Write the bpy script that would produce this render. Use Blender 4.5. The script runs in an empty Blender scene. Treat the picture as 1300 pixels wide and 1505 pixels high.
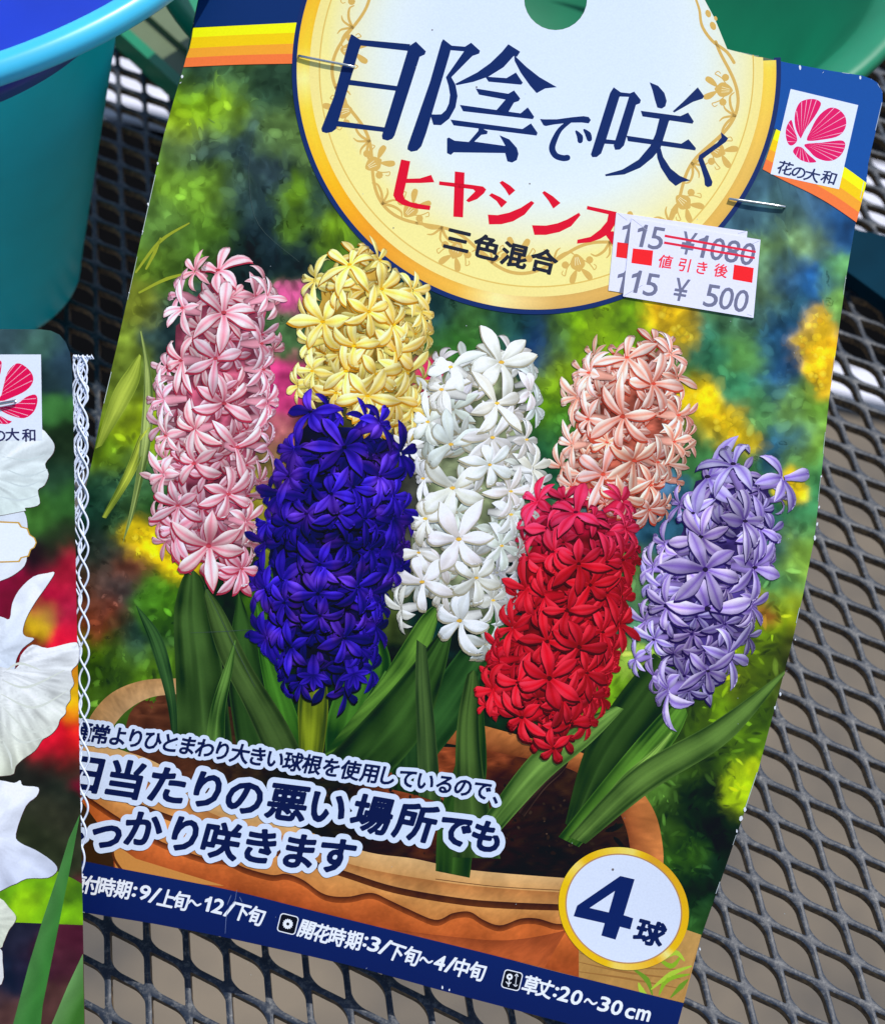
import bpy, math, random
import numpy as np
from mathutils import Vector, Matrix
from mathutils.geometry import tessellate_polygon
random.seed(7); rng = np.random.default_rng(7)
SC = bpy.context.scene; COL = SC.collection
# ------------------------------------------------------------------ camera (units: centimetres)
R = np.array([[0.99981005, 0.01948992, 0.], [0.01575921, -0.80842872, 0.58838309], [0.01146754, -0.58827133, -0.8085823]])
F = 2200.0; CAM = np.array([0., 0., 29.32444])
cd = bpy.data.cameras.new('camera'); cam = bpy.data.objects.new('camera', cd); COL.objects.link(cam)
M = Matrix.Identity(4)
for r in range(3):
    M[r][0] = R[r, 0]; M[r][1] = -R[r, 1]; M[r][2] = -R[r, 2]; M[r][3] = CAM[r]
cam.matrix_world = M
cd.sensor_fit = 'VERTICAL'; cd.sensor_height = 24; cd.sensor_width = 24
cd.lens = 24 * F / 1505; cd.clip_start = 0.5; cd.clip_end = 2000
cd.dof.use_dof = True; cd.dof.focus_distance = 28.4; cd.dof.aperture_fstop = cd.lens * 0.001 / 0.0022 / 100
SC.camera = cam
# ------------------------------------------------------------------ light
SUN_EL, SUN_AZ = math.radians(60), math.radians(48)      # azimuth from +Y towards +X
w = bpy.data.worlds.new('World'); SC.world = w; w.use_nodes = True
nt = w.node_tree; nt.nodes.clear()
sky = nt.nodes.new('ShaderNodeTexSky'); sky.sky_type = 'NISHITA'; sky.sun_disc = False
sky.sun_elevation = SUN_EL; sky.sun_rotation = SUN_AZ
bg = nt.nodes.new('ShaderNodeBackground'); bg.inputs[1].default_value = 0.14
out = nt.nodes.new('ShaderNodeOutputWorld'); nt.links.new(sky.outputs[0], bg.inputs[0]); nt.links.new(bg.outputs[0], out.inputs[0])
sd = bpy.data.lights.new('sun', 'SUN'); sd.energy = 3.8; sd.angle = math.radians(0.6); sd.color = (1, 0.96, 0.9)
sun = bpy.data.objects.new('sun', sd); COL.objects.link(sun)
sdir = Vector((math.sin(SUN_AZ) * math.cos(SUN_EL), math.cos(SUN_AZ) * math.cos(SUN_EL), math.sin(SUN_EL)))
sun.rotation_euler = sdir.to_track_quat('Z', 'Y').to_euler()
SC.view_settings.view_transform = 'Standard'; SC.view_settings.look = 'None'
SC.view_settings.exposure = 0.12; SC.view_settings.gamma = 1
INK = np.array([1.0, 1.0, 1.0])            # ink albedo gain against the photograph's linear colours
# ------------------------------------------------------------------ helpers
def lin(c):
    c = np.asarray(c, float) / 255.0
    return np.where(c <= 0.06125, c / 12.92, ((c + 0.055) / 1.055) ** 2.4)
def ray(x, y):
    q = np.stack([(np.asarray(x, float) - 650) / F, (np.asarray(y, float) - 752.5) / F, np.ones_like(np.asarray(x, float))], -1)
    return q @ R.T
def onz(x, y, z):                          # photo point -> world point on the level z
    r = ray(x, y); t = (z - CAM[2]) / r[..., 2]
    return CAM + r * t[..., None]
def depth(x, y):                           # the card bows towards the viewer in its middle
    x = np.asarray(x, float); y = np.asarray(y, float)
    d = 28.65 - 0.5 * np.exp(-((y - 720) / 480) ** 2) + 0.25 * np.exp(-(((x - 1060) / 260) ** 2 + ((y - 1500) / 260) ** 2))
    rip = np.exp(-(((x - 175) / 34) ** 2 + ((y - 870) / 150) ** 2))
    return d + 0.011 * rip * np.sin(x * 0.21 + 2.5 * np.sin(y * 0.05)) * np.sin(y * 0.13 + x * 0.05)
def depthB(x, y):                          # the daffodil card stands a little nearer
    return 27.35 + 0.0 * np.asarray(x, float)
class Ink:
    """flat print: triangles given in the photograph's plane, laid on the curved card"""
    def __init__(s, surf=depth): s.v = []; s.c = []; s.f = []; s.surf = surf
    def add(s, pts, cols, faces, lay):
        b = len(s.v)
        for p in pts: s.v.append((p[0], p[1], p[2] if len(p) > 2 else lay))
        s.c.extend(cols); s.f.extend([tuple(i + b for i in f) for f in faces])
    def poly(s, pts, col, lay, holes=(), L=16, fn=None):
        loops = [[Vector((p[0], p[1], 0)) for p in pts]] + [[Vector((p[0], p[1], 0)) for p in h] for h in holes]
        tris = tessellate_polygon(loops); vs = [(p.x, p.y) for l in loops for p in l]
        mid = {}; outf = []; st = [tuple(t) for t in tris]
        while st:
            t = st.pop(); best = 0; bi = -1
            for i in range(3):
                a, b = vs[t[i]], vs[t[(i + 1) % 3]]; d = (a[0] - b[0]) ** 2 + (a[1] - b[1]) ** 2
                if d > best: best = d; bi = i
            if best > L * L:
                i, j, k = t[bi], t[(bi + 1) % 3], t[(bi + 2) % 3]; key = (min(i, j), max(i, j))
                if key not in mid: mid[key] = len(vs); vs.append(((vs[i][0] + vs[j][0]) / 2, (vs[i][1] + vs[j][1]) / 2))
                m = mid[key]; st.append((i, m, k)); st.append((m, j, k))
            else: outf.append(t)
        if fn is not None: cols = fn(np.array(vs))
        else: cols = [lin(col)] * len(vs)
        s.add(vs, list(cols), outf, lay)
    def build(s, name, mat, parent, gain=True):
        me = bpy.data.meshes.new(name)
        V = np.array(s.v, float); P = place(V[:, 0], V[:, 1], V[:, 2], s.surf)
        f = []
        X = V[:, :2]
        for t in s.f:                      # all faces look at the viewer
            a = 0
            for i in range(len(t)):
                p, q = X[t[i]], X[t[(i + 1) % len(t)]]; a += p[0] * q[1] - q[0] * p[1]
            f.append(t if a < 0 else t[::-1])
        me.from_pydata(P.tolist(), [], f)
        C = np.clip(np.array(s.c, float)[:, :3] * INK * 1.02 - .007, 0.001, 0.93)
        ca = me.color_attributes.new('Col', 'FLOAT_COLOR', 'POINT')
        ca.data.foreach_set('color', np.c_[C, np.ones(len(C))].astype(np.float32).ravel())
        me.polygons.foreach_set('use_smooth', [True] * len(me.polygons))
        me.materials.append(mat); me.update()
        o = bpy.data.objects.new(name, me); COL.objects.link(o); o.parent = parent
        return o
LAYK = 0.35                                # print layers are hundredths of a millimetre apart
def place(x, y, lay, surf=depth):
    q = np.stack([(np.asarray(x, float) - 650) / F, (np.asarray(y, float) - 752.5) / F, np.ones_like(np.asarray(x, float))], -1)
    return CAM + (q * (surf(x, y) - LAYK * np.asarray(lay, float))[..., None]) @ R.T
def mesh(name, V, Fc, mat, parent=None, smooth=False):
    me = bpy.data.meshes.new(name); me.from_pydata([tuple(map(float, v)) for v in V], [], [tuple(map(int, f)) for f in Fc]); me.materials.append(mat)
    if smooth: me.polygons.foreach_set('use_smooth', [True] * len(me.polygons))
    me.update(); o = bpy.data.objects.new(name, me); COL.objects.link(o); o.parent = parent
    return o
def thing(name, label, cat, group=None):
    o = bpy.data.objects.new(name, None); COL.objects.link(o); tag(o, label, cat, group); return o
def tag(o, label, cat=None, group=None, kind=None):
    if label: o['label'] = label
    if cat: o['category'] = cat
    if group: o['group'] = group
    if kind: o['kind'] = kind
    return o
def tf(pts, ox, oy, sc): return [(ox + p[0] / sc, oy + p[1] / sc) for p in pts]
def smooth(pts, n=4, closed=True):
    P = np.array(pts, float); N = len(P); o = []
    rngi = range(N) if closed else range(N - 1)
    for i in rngi:
        if closed: a, b, c, d = P[(i - 1) % N], P[i], P[(i + 1) % N], P[(i + 2) % N]
        else: a, b, c, d = P[max(i - 1, 0)], P[i], P[i + 1], P[min(i + 2, N - 1)]
        for k in range(n):
            t = k / n
            o.append(tuple(0.5 * ((2 * b) + (c - a) * t + (2 * a - 5 * b + 4 * c - d) * t * t + (-a + 3 * b - 3 * c + d) * t ** 3)))
    if not closed: o.append(tuple(P[-1]))
    return o
def brush(ink, pts, ws, col, lay, n=5, caps=True):
    P = np.array(smooth(pts, n, False)); W = np.interp(np.linspace(0, 1, len(P)), np.linspace(0, 1, len(ws)), ws) / 2
    T = np.gradient(P, axis=0); T /= np.linalg.norm(T, axis=1)[:, None] + 1e-9; Nn = np.c_[-T[:, 1], T[:, 0]]
    A = P + Nn * W[:, None]; B = P - Nn * W[:, None]; k = len(P)
    vs = [tuple(p) for p in A] + [tuple(p) for p in B]; fs = [(i, i + 1, k + i + 1, k + i) for i in range(k - 1)]
    if caps:
        for e, sg in ((0, -1), (k - 1, 1)):
            if W[e] < 0.6: continue
            c = len(vs); vs.append(tuple(P[e])); prev = e
            for j in range(1, 6):
                a = math.pi * j / 6; q = P[e] + Nn[e] * W[e] * math.cos(a) + T[e] * sg * W[e] * math.sin(a)
                vs.append(tuple(q)); fs.append((prev, len(vs) - 1, c)); prev = len(vs) - 1
            fs.append((prev, k + e, c))
    ink.add(vs, [lin(col)] * len(vs), fs, lay)
def strip(ink, A, B, ca, cb, lay, n=40, m=4, sm=True, tex=0):
    """fills between two polylines; ca/cb colours along them"""
    def res(P):
        P = np.array(smooth(P, 6, False) if sm else P, float); d = np.r_[0, np.cumsum(np.hypot(*np.diff(P, axis=0).T))]
        t = np.linspace(0, d[-1], n); return np.c_[np.interp(t, d, P[:, 0]), np.interp(t, d, P[:, 1])]
    A = res(A); B = res(B); vs = []; cs = []; fs = []
    ca = lin(ca); cb = lin(cb)
    for j in range(m + 1):
        u = j / m
        for i in range(n): vs.append(tuple(A[i] * (1 - u) + B[i] * u)); cs.append(ca * (1 - u) + cb * u)
    if tex: Q = np.array(vs); cs = list(np.array(cs) * np.exp(tex * (2.2 * vn(Q, 34, 2) + 1.0 * vn(Q, 12, 5) + 1.3 * vn(Q, 3.2, 8)))[:, None])
    for j in range(m):
        for i in range(n - 1): a = j * n + i; fs.append((a, a + 1, a + n + 1, a + n))
    ink.add(vs, cs, fs, lay)
_v1 = [(.29, 0), (.41, 0), (.41, .72), (.32, .72), (.28, .64), (.12, .56), (.12, .45), (.29, .52)]
_g = {('1', 0): (np.array(_v1), [tuple(t) for t in tessellate_polygon([[Vector((a, b, 0)) for a, b in _v1]])])}
def glyph(ch, bold):
    k = (ch, bold)
    if k not in _g:
        cu = bpy.data.curves.new('glyph', 'FONT'); cu.body = ch; cu.offset = bold; cu.resolution_u = 3; cu.size = 1
        ob = bpy.data.objects.new('glyph', cu); COL.objects.link(ob)
        bpy.context.view_layer.update()
        m = bpy.data.meshes.new_from_object(ob.evaluated_get(bpy.context.evaluated_depsgraph_get()))
        V = np.array([v.co[:2] for v in m.vertices]).reshape(-1, 2); Fs = [tuple(p.vertices) for p in m.polygons]
        # keep only vertices in use
        bpy.data.objects.remove(ob); bpy.data.curves.remove(cu); bpy.data.meshes.remove(m)
        _g[k] = (V, Fs)
    return _g[k]
def contour(ink, val, x0, y0, st, col, lay):
    """one flat layer where val > 0 on a grid (marching squares, full runs merged)"""
    ny, nx = val.shape; vs = []; fs = []; key = {}
    def V(i, j, e):
        k = (i, j, e)
        if k not in key:
            if e == 0: p = (j, i)
            elif e == 1: a, b = val[i, j], val[i, j + 1]; p = (j + a / (a - b), i)
            else: a, b = val[i, j], val[i + 1, j]; p = (j, i + a / (a - b))
            key[k] = len(vs); vs.append((x0 + p[0] * st, y0 + p[1] * st))
        return key[k]
    pos = val > 0; cnt = pos[:-1, :-1].astype(int) + pos[1:, :-1] + pos[:-1, 1:] + pos[1:, 1:]
    for i in range(ny - 1):
        js = np.nonzero(cnt[i])[0]; run = None; prev = None
        for j in list(js) + [None]:
            full = j is not None and cnt[i, j] == 4
            if run is not None and (not full or j != prev + 1 or j - run > 7):
                fs.append((V(i, run, 0), V(i, prev + 1, 0), V(i + 1, prev + 1, 0), V(i + 1, run, 0))); run = None
            if full:
                if run is None: run = j
                prev = j
            elif j is not None:
                c = [(i, j), (i, j + 1), (i + 1, j + 1), (i + 1, j)]; ee = [(i, j, 1), (i, j + 1, 2), (i + 1, j, 1), (i, j, 2)]; P = []
                for q in range(4):
                    a, b = c[q], c[(q + 1) % 4]
                    if pos[a]: P.append(V(a[0], a[1], 0))
                    if pos[a] != pos[b]: P.append(V(*ee[q]))
                if len(P) >= 3: fs.append(tuple(P))
    if vs: ink.add(vs, [lin(col)] * len(vs), fs, lay)
_seg = {}
def segs(ch):
    if ch not in _seg:
        V, Fs = glyph(ch, 0); n = {}
        for f in Fs:
            for i in range(len(f)): k = tuple(sorted((f[i], f[(i + 1) % len(f)]))); n[k] = n.get(k, 0) + 1
        _seg[ch] = np.array([(V[a], V[b]) for (a, b), c in n.items() if c == 1])
    return _seg[ch]
def put(ink, ch, cx, cy, w, h, ang, col, lay, bold=0.0, skew=0.0, em=True, step=None):
    """glyph centred on a photo point, strokes grown by bold; em=True keeps the em box, else fits the outline box"""
    V, Fs = glyph(ch, 0)
    if not len(V): return
    lo, hi = V.min(0), V.max(0)
    if em: c = np.array([(lo[0] + hi[0]) / 2, 0.38]); s = np.array([1., 1.])
    else: c = (lo + hi) / 2; s = 1 / (hi - lo)
    ca, sa = math.cos(math.radians(ang)), math.sin(math.radians(ang))
    def tr(Q):
        U = (Q - c) * s * np.array([w, h]); X = U[..., 0] + U[..., 1] * skew; return np.stack([cx + X * ca + U[..., 1] * sa, cy + X * sa - U[..., 1] * ca], -1)
    if not bold:
        P = tr(V); ink.add([tuple(p) for p in P], [lin(col)] * len(P), Fs, lay); return
    S = tr(segs(ch)); st = step or (.55 if h < 45 else .9)
    if bold > 4: st = 1.3
    mn = S.reshape(-1, 2).min(0) - bold - 2 * st; mx = S.reshape(-1, 2).max(0) + bold + 2 * st
    gx = np.arange(mn[0], mx[0], st); gy = np.arange(mn[1], mx[1], st); G = np.stack(np.meshgrid(gx, gy), -1).reshape(-1, 1, 2)
    A = S[None, :, 0]; B = S[None, :, 1]; AB = B - A; D = np.full(len(G), 1e9); ins = np.zeros(len(G), int)
    for k in range(0, len(G), 4000):
        g = G[k:k + 4000]; t = np.clip(((g - A) * AB).sum(-1) / ((AB ** 2).sum(-1) + 1e-12), 0, 1); D[k:k + 4000] = np.sqrt((((A + AB * t[..., None]) - g) ** 2).sum(-1)).min(1)
        yy = g[..., 1]; cr = (A[..., 1] > yy) != (B[..., 1] > yy); xi = A[..., 0] + (yy - A[..., 1]) * AB[..., 0] / np.where(np.abs(AB[..., 1]) < 1e-9, 1e-9, AB[..., 1]); ins[k:k + 4000] = (cr & (xi > g[..., 0])).sum(1) % 2
    val = (bold - np.where(ins == 1, -D, D)).reshape(len(gy), len(gx)) + 1e-7
    contour(ink, val, gx[0], gy[0], st, col, lay)
GC = {}
def along(chars, cen):                     # centres given as (index, x, y); the rest interpolated
    ids = [c[0] for c in cen]; n = len(chars); xs = np.interp(range(n), ids, [c[1] for c in cen]); ys = np.interp(range(n), ids, [c[2] for c in cen])
    an = []
    for i in range(n):
        a, b = max(0, i - 1), min(n - 1, i + 1); an.append(math.degrees(math.atan2(ys[b] - ys[a], xs[b] - xs[a])))
    return [(chars[i], xs[i], ys[i], an[i]) for i in range(n)]
def disc(x, y, r, n=14, ry=None, rot=0):
    ry = ry or r; o = []
    for i in range(n):
        a = 2 * math.pi * i / n; u, v = r * math.cos(a), ry * math.sin(a)
        o.append((x + u * math.cos(rot) - v * math.sin(rot), y + u * math.sin(rot) + v * math.cos(rot)))
    return o
DIM = .98
_tab = np.random.default_rng(11).random((256, 256))
def vn(V, sc, seed=0):                     # value noise, 0 centred
    P = np.asarray(V, float) / sc + seed * 17.3; I = np.floor(P).astype(int); Fv = P - I; Fv = Fv * Fv * (3 - 2 * Fv)
    g = lambda i, j: _tab[(I[:, 0] + i) % 256, (I[:, 1] + j) % 256]
    return (g(0, 0) * (1 - Fv[:, 0]) + g(1, 0) * Fv[:, 0]) * (1 - Fv[:, 1]) + (g(0, 1) * (1 - Fv[:, 0]) + g(1, 1) * Fv[:, 0]) * Fv[:, 1] - .5
def field(pts, sig, noise=0.35, nsc=14, seed=3):
    """soft out-of-focus picture from colour samples, with clumpy brightness"""
    Pp = np.array([p[:2] for p in pts], float); Cc = np.array([lin(p[2:5]) for p in pts]); S = np.array([p[5] if len(p) > 5 else sig for p in pts], float)
    Wt = np.array([p[6] if len(p) > 6 else 1.0 for p in pts], float)
    def fn(V):
        V = np.asarray(V, float)
        dx = vn(V, 26, seed) * 22 + vn(V, 9, seed + 1) * 9; dy = vn(V, 26, seed + 2) * 22 + vn(V, 9, seed + 3) * 9
        Q = V + np.c_[dx, dy] * (sig / 22)
        d2 = ((Q[:, None, :] - Pp[None]) ** 2).sum(-1)
        Wg = np.exp(-d2 / (2 * S ** 2)) * Wt + 1e-5 / (1 + d2 / 2500) ** 2
        C = (Wg[:, :, None] * Cc[None]).sum(1) / Wg.sum(1)[:, None] * DIM
        g = np.exp(noise * (3.2 * vn(V, nsc * 1.6, seed + 4) + 2.2 * vn(V, nsc * .7, seed + 5)))
        return C * g[:, None]
    return fn
# ------------------------------------------------------------------ materials
def nodes(name):
    m = bpy.data.materials.new(name); m.use_nodes = True; n = m.node_tree.nodes; return m, m.node_tree, n['Principled BSDF']
def ink_mat(name, rough=0.36, bump=0.10, grain=90, spec=0.22, mott=0.035):
    m, t, p = nodes(name); L = t.links.new
    a = t.nodes.new('ShaderNodeAttribute'); a.attribute_name = 'Col'
    tc = t.nodes.new('ShaderNodeTexCoord'); no = t.nodes.new('ShaderNodeTexNoise'); no.inputs['Scale'].default_value = grain; no.inputs['Detail'].default_value = 3
    n2 = t.nodes.new('ShaderNodeTexNoise'); n2.inputs['Scale'].default_value = 26; n2.inputs['Detail'].default_value = 6
    L(tc.outputs['Object'], no.inputs['Vector']); L(tc.outputs['Object'], n2.inputs['Vector'])
    mr = t.nodes.new('ShaderNodeMapRange'); mr.inputs['From Min'].default_value = 0.3; mr.inputs['From Max'].default_value = 0.7; mr.inputs['To Min'].default_value = 1 - mott; mr.inputs['To Max'].default_value = 1 + mott
    L(n2.outputs[0], mr.inputs['Value'])
    mx = t.nodes.new('ShaderNodeMix'); mx.data_type = 'RGBA'; mx.blend_type = 'MULTIPLY'; mx.inputs['Factor'].default_value = 1
    L(a.outputs['Color'], mx.inputs['A']); L(mr.outputs[0], mx.inputs['B']); L(mx.outputs['Result'], p.inputs['Base Color'])
    b = t.nodes.new('ShaderNodeBump'); b.inputs['Strength'].default_value = bump; b.inputs['Distance'].default_value = 0.01
    L(no.outputs[0], b.inputs['Height']); L(b.outputs[0], p.inputs['Normal'])
    p.inputs['Roughness'].default_value = rough; p.inputs['Specular IOR Level'].default_value = spec
    return m
def plain(name, col, rough=0.4, spec=0.5, var=0.12, sc=1.5, bump=0.0, bsc=30, metal=0, trans=0, sss=0):
    m, t, p = nodes(name); L = t.links.new
    tc = t.nodes.new('ShaderNodeTexCoord'); no = t.nodes.new('ShaderNodeTexNoise'); no.inputs['Scale'].default_value = sc; no.inputs['Detail'].default_value = 5
    L(tc.outputs['Object'], no.inputs['Vector']); cr = t.nodes.new('ShaderNodeValToRGB'); L(no.outputs[0], cr.inputs[0])
    c = lin(col); cr.color_ramp.elements[0].position = 0.3; cr.color_ramp.elements[1].position = 0.7
    cr.color_ramp.elements[0].color = (*np.clip(c * (1 - var), 0, 1), 1); cr.color_ramp.elements[1].color = (*np.clip(c * (1 + var), 0, 1), 1)
    L(cr.outputs[0], p.inputs['Base Color']); p.inputs['Roughness'].default_value = rough; p.inputs['Specular IOR Level'].default_value = spec; p.inputs['Metallic'].default_value = metal
    if sss: p.inputs['Subsurface Weight'].default_value = sss; p.inputs['Subsurface Radius'].default_value = (.3, .3, .3)
    if bump:
        nb = t.nodes.new('ShaderNodeTexNoise'); nb.inputs['Scale'].default_value = bsc; nb.inputs['Detail'].default_value = 4; L(tc.outputs['Object'], nb.inputs['Vector'])
        b = t.nodes.new('ShaderNodeBump'); b.inputs['Strength'].default_value = bump; b.inputs['Distance'].default_value = 0.02; L(nb.outputs[0], b.inputs['Height']); L(b.outputs[0], p.inputs['Normal'])
    return m
PRINT = ink_mat('glossy_printed_card'); PRINTB = ink_mat('satin_printed_card', 0.4); LABEL = ink_mat('price_label_paper', 0.7, 0.3, 60, 0.3, 0.03)
PAPER = plain('card_paper_edge', (205, 208, 210), 0.8, 0.2, 0.06, 20)
STEEL = plain('staple_steel', (200, 205, 205), 0.25, 0.5, 0.05, 10, metal=1)
# ------------------------------------------------------------------ ground, mesh table top
GROUND_Z = -75
def ground():
    m, t, p = nodes('grey_pavement'); L = t.links.new
    tc = t.nodes.new('ShaderNodeTexCoord'); no = t.nodes.new('ShaderNodeTexNoise'); no.inputs['Scale'].default_value = 0.07; no.inputs['Detail'].default_value = 4
    L(tc.outputs['Object'], no.inputs['Vector']); cr = t.nodes.new('ShaderNodeValToRGB'); L(no.outputs[0], cr.inputs[0])
    e = cr.color_ramp.elements; e[0].position = 0.32; e[0].color = (0.070, 0.064, 0.058, 1); e[1].position = 0.66; e[1].color = (0.185, 0.148, 0.105, 1)
    L(cr.outputs[0], p.inputs['Base Color']); p.inputs['Roughness'].default_value = 0.9
    S = 600; V = [(-S, -S, GROUND_Z), (S, -S, GROUND_Z), (S, S, GROUND_Z), (-S, S, GROUND_Z)]
    tag(mesh('ground', V, [(0, 1, 2, 3)], m), 'grey brown pavement seen blurred through the wire mesh', kind='structure')
ground()
def metal_mat():
    m, t, p = nodes('painted_expanded_metal'); L = t.links.new
    tc = t.nodes.new('ShaderNodeTexCoord'); no = t.nodes.new('ShaderNodeTexNoise'); no.inputs['Scale'].default_value = 6.5; no.inputs['Detail'].default_value = 10; no.inputs['Roughness'].default_value = 0.78
    L(tc.outputs['Object'], no.inputs['Vector']); cr = t.nodes.new('ShaderNodeValToRGB'); L(no.outputs[0], cr.inputs[0])
    e = cr.color_ramp.elements; e[0].position = 0.50; e[0].color = (0.011, 0.020, 0.038, 1); e[1].position = 0.74; e[1].color = (0.20, 0.20, 0.195, 1)
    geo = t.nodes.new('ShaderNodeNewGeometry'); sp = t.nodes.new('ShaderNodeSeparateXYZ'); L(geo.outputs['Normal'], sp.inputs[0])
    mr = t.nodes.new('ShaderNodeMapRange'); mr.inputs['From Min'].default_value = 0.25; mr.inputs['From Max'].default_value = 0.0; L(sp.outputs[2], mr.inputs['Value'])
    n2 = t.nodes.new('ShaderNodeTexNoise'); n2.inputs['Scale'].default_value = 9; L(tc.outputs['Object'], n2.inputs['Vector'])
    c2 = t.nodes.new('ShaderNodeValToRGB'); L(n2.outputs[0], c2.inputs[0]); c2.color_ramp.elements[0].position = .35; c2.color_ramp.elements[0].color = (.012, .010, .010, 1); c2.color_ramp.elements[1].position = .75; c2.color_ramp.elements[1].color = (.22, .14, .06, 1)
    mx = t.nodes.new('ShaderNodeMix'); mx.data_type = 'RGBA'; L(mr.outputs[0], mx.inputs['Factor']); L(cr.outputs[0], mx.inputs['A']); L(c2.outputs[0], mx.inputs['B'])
    L(mx.outputs['Result'], p.inputs['Base Color']); p.inputs['Roughness'].default_value = 0.5; p.inputs['Specular IOR Level'].default_value = 0.45
    b = t.nodes.new('ShaderNodeBump'); b.inputs['Strength'].default_value = 0.35; b.inputs['Distance'].default_value = 0.02
    n3 = t.nodes.new('ShaderNodeTexNoise'); n3.inputs['Scale'].default_value = 14; n3.inputs['Detail'].default_value = 6; L(tc.outputs['Object'], n3.inputs['Vector']); L(n3.outputs[0], b.inputs['Height']); L(b.outputs[0], p.inputs['Normal'])
    return m
def tabletop():
    T = np.array([0.85119, -0.39663]); S = np.array([0.14635, -0.88850]); O = np.array([7.53848, 15.78695])
    # opening outline in cell coordinates: sharp at the acute corners, round at the obtuse ones
    def loop(m, r):
        a, b = m, 1 - m; o = [(a, a + .03), (a + .03, a)]
        k = 7
        cx, cy = b - r, a + r * 0.9
        o += [(cx + r * math.sin(t * math.pi / 2 / k), cy - r * .9 * math.cos(t * math.pi / 2 / k)) for t in range(k + 1)]
        o += [(b, b - .03), (b - .03, b)]
        cx, cy = a + r, b - r * .9
        o += [(cx - r * math.sin(t * math.pi / 2 / k), cy + r * .9 * math.cos(t * math.pi / 2 / k)) for t in range(k + 1)]
        return np.array(o)
    L1 = loop(.056, .27); L2 = loop(.080, .30); L3 = loop(.086, .30); n = len(L1)
    # outer ring = points of the cell boundary matching the loop
    def outer(p):
        x, y = p; d = [x, y, 1 - x, 1 - y]; i = int(np.argmin(d))
        return {0: (0, y), 1: (x, 0), 2: (1, y), 3: (x, 1)}[i]
    L0 = np.array([outer(p) for p in L1]); L0[0] = (0, L1[0][1]); 
    cors = {}
    V = []; Fc = []; i0, i1, j0, j1 = -40, 26, -40, 26
    zz = [0.0, -0.003, -0.016, -0.016, -0.23]
    for i in range(i0, i1):
        for j in range(j0, j1):
            b = len(V)
            for k, Lp in enumerate((L0, L1, L2, L2, L3)):
                for q in Lp:
                    u, v = i + q[0], j + q[1]; xy = O + T * u + S * v
                    z = zz[k] + 0.03 * math.cos(2 * math.pi * (v + .5 * 0)) * .5
                    V.append((xy[0], xy[1], z))
            for k in (0, 1, 3):
                for e in range(n):
                    g = (e + 1) % n
                    if k == 0 and np.allclose(L0[e], L0[g]): continue
                    Fc.append((b + k * n + e, b + k * n + g, b + (k + 1) * n + g, b + (k + 1) * n + e))
            # corner fillers of the ring
            for (cx, cy), (e, g) in (((0, 0), (0, 1)), ((1, 1), (10, 11))):
                c = len(V); xy = O + T * (i + cx) + S * (j + cy); V.append((xy[0], xy[1], 0.015)); Fc.append((b + e, c, b + g))
            for cx, cy in ((1, 0), (0, 1)):
                ds = [abs(L0[e][0] - cx) + abs(L0[e][1] - cy) for e in range(n)]
                for e in range(n):
                    g = (e + 1) % n
                    A, B = L0[e], L0[g]
                    if (A[0] in (0, 1) and B[1] in (0, 1) and A[0] != B[0]) or (A[1] in (0, 1) and B[0] in (0, 1) and A[1] != B[1]):
                        if abs(A[0] - cx) + abs(A[1] - cy) < .9 and abs(B[0] - cx) + abs(B[1] - cy) < .9 and (max(abs(A[0]-cx),abs(B[0]-cx)) > 1e-6) and (max(abs(A[1]-cy),abs(B[1]-cy)) > 1e-6):
                            c = len(V); xy = O + T * (i + cx) + S * (j + cy); V.append((xy[0], xy[1], 0.015)); Fc.append((b + e, c, b + g))
    o = mesh('mesh_tabletop', V, Fc, metal_mat(), smooth=True)
    me = o.data
    tag(o, 'dark painted expanded metal table top with diamond openings under everything', 'table top')
    return o
tabletop()
# ------------------------------------------------------------------ pots, tubs
def lathe(name, prof, cx, cy, mat, parent=None, seg=120, cap=False):
    V = []; Fc = []; n = len(prof)
    for s in range(seg):
        a = 2 * math.pi * s / seg
        for r, z in prof: V.append((cx + r * math.cos(a), cy + r * math.sin(a), z))
    for s in range(seg):
        g = (s + 1) % seg
        for k in range(n - 1): Fc.append((s * n + k, g * n + k, g * n + k + 1, s * n + k + 1))
    if cap: Fc.append(tuple(s * n for s in range(seg))[::-1])
    return mesh(name, V, Fc, mat, parent, True)
BX, BY = -12.38, 28.64
TEAL = plain('teal_plastic', (0, 226, 238), 0.42, 0.45, 0.1, 0.35, 0.05, 6)
SKYB = plain('light_blue_plastic', (60, 185, 225), 0.33, 0.5, 0.05, 0.6)
DEEPB = plain('deep_blue_plastic', (0, 44, 176), 0.35, 0.5, 0.12, 0.5)
GREEN = plain('green_plastic', (0, 124, 86), 0.48, 0.5, 0.1, 0.5)
OLIVE = plain('olive_plastic', (98, 112, 84), 0.5, 0.4, 0.15, 0.5)
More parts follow.
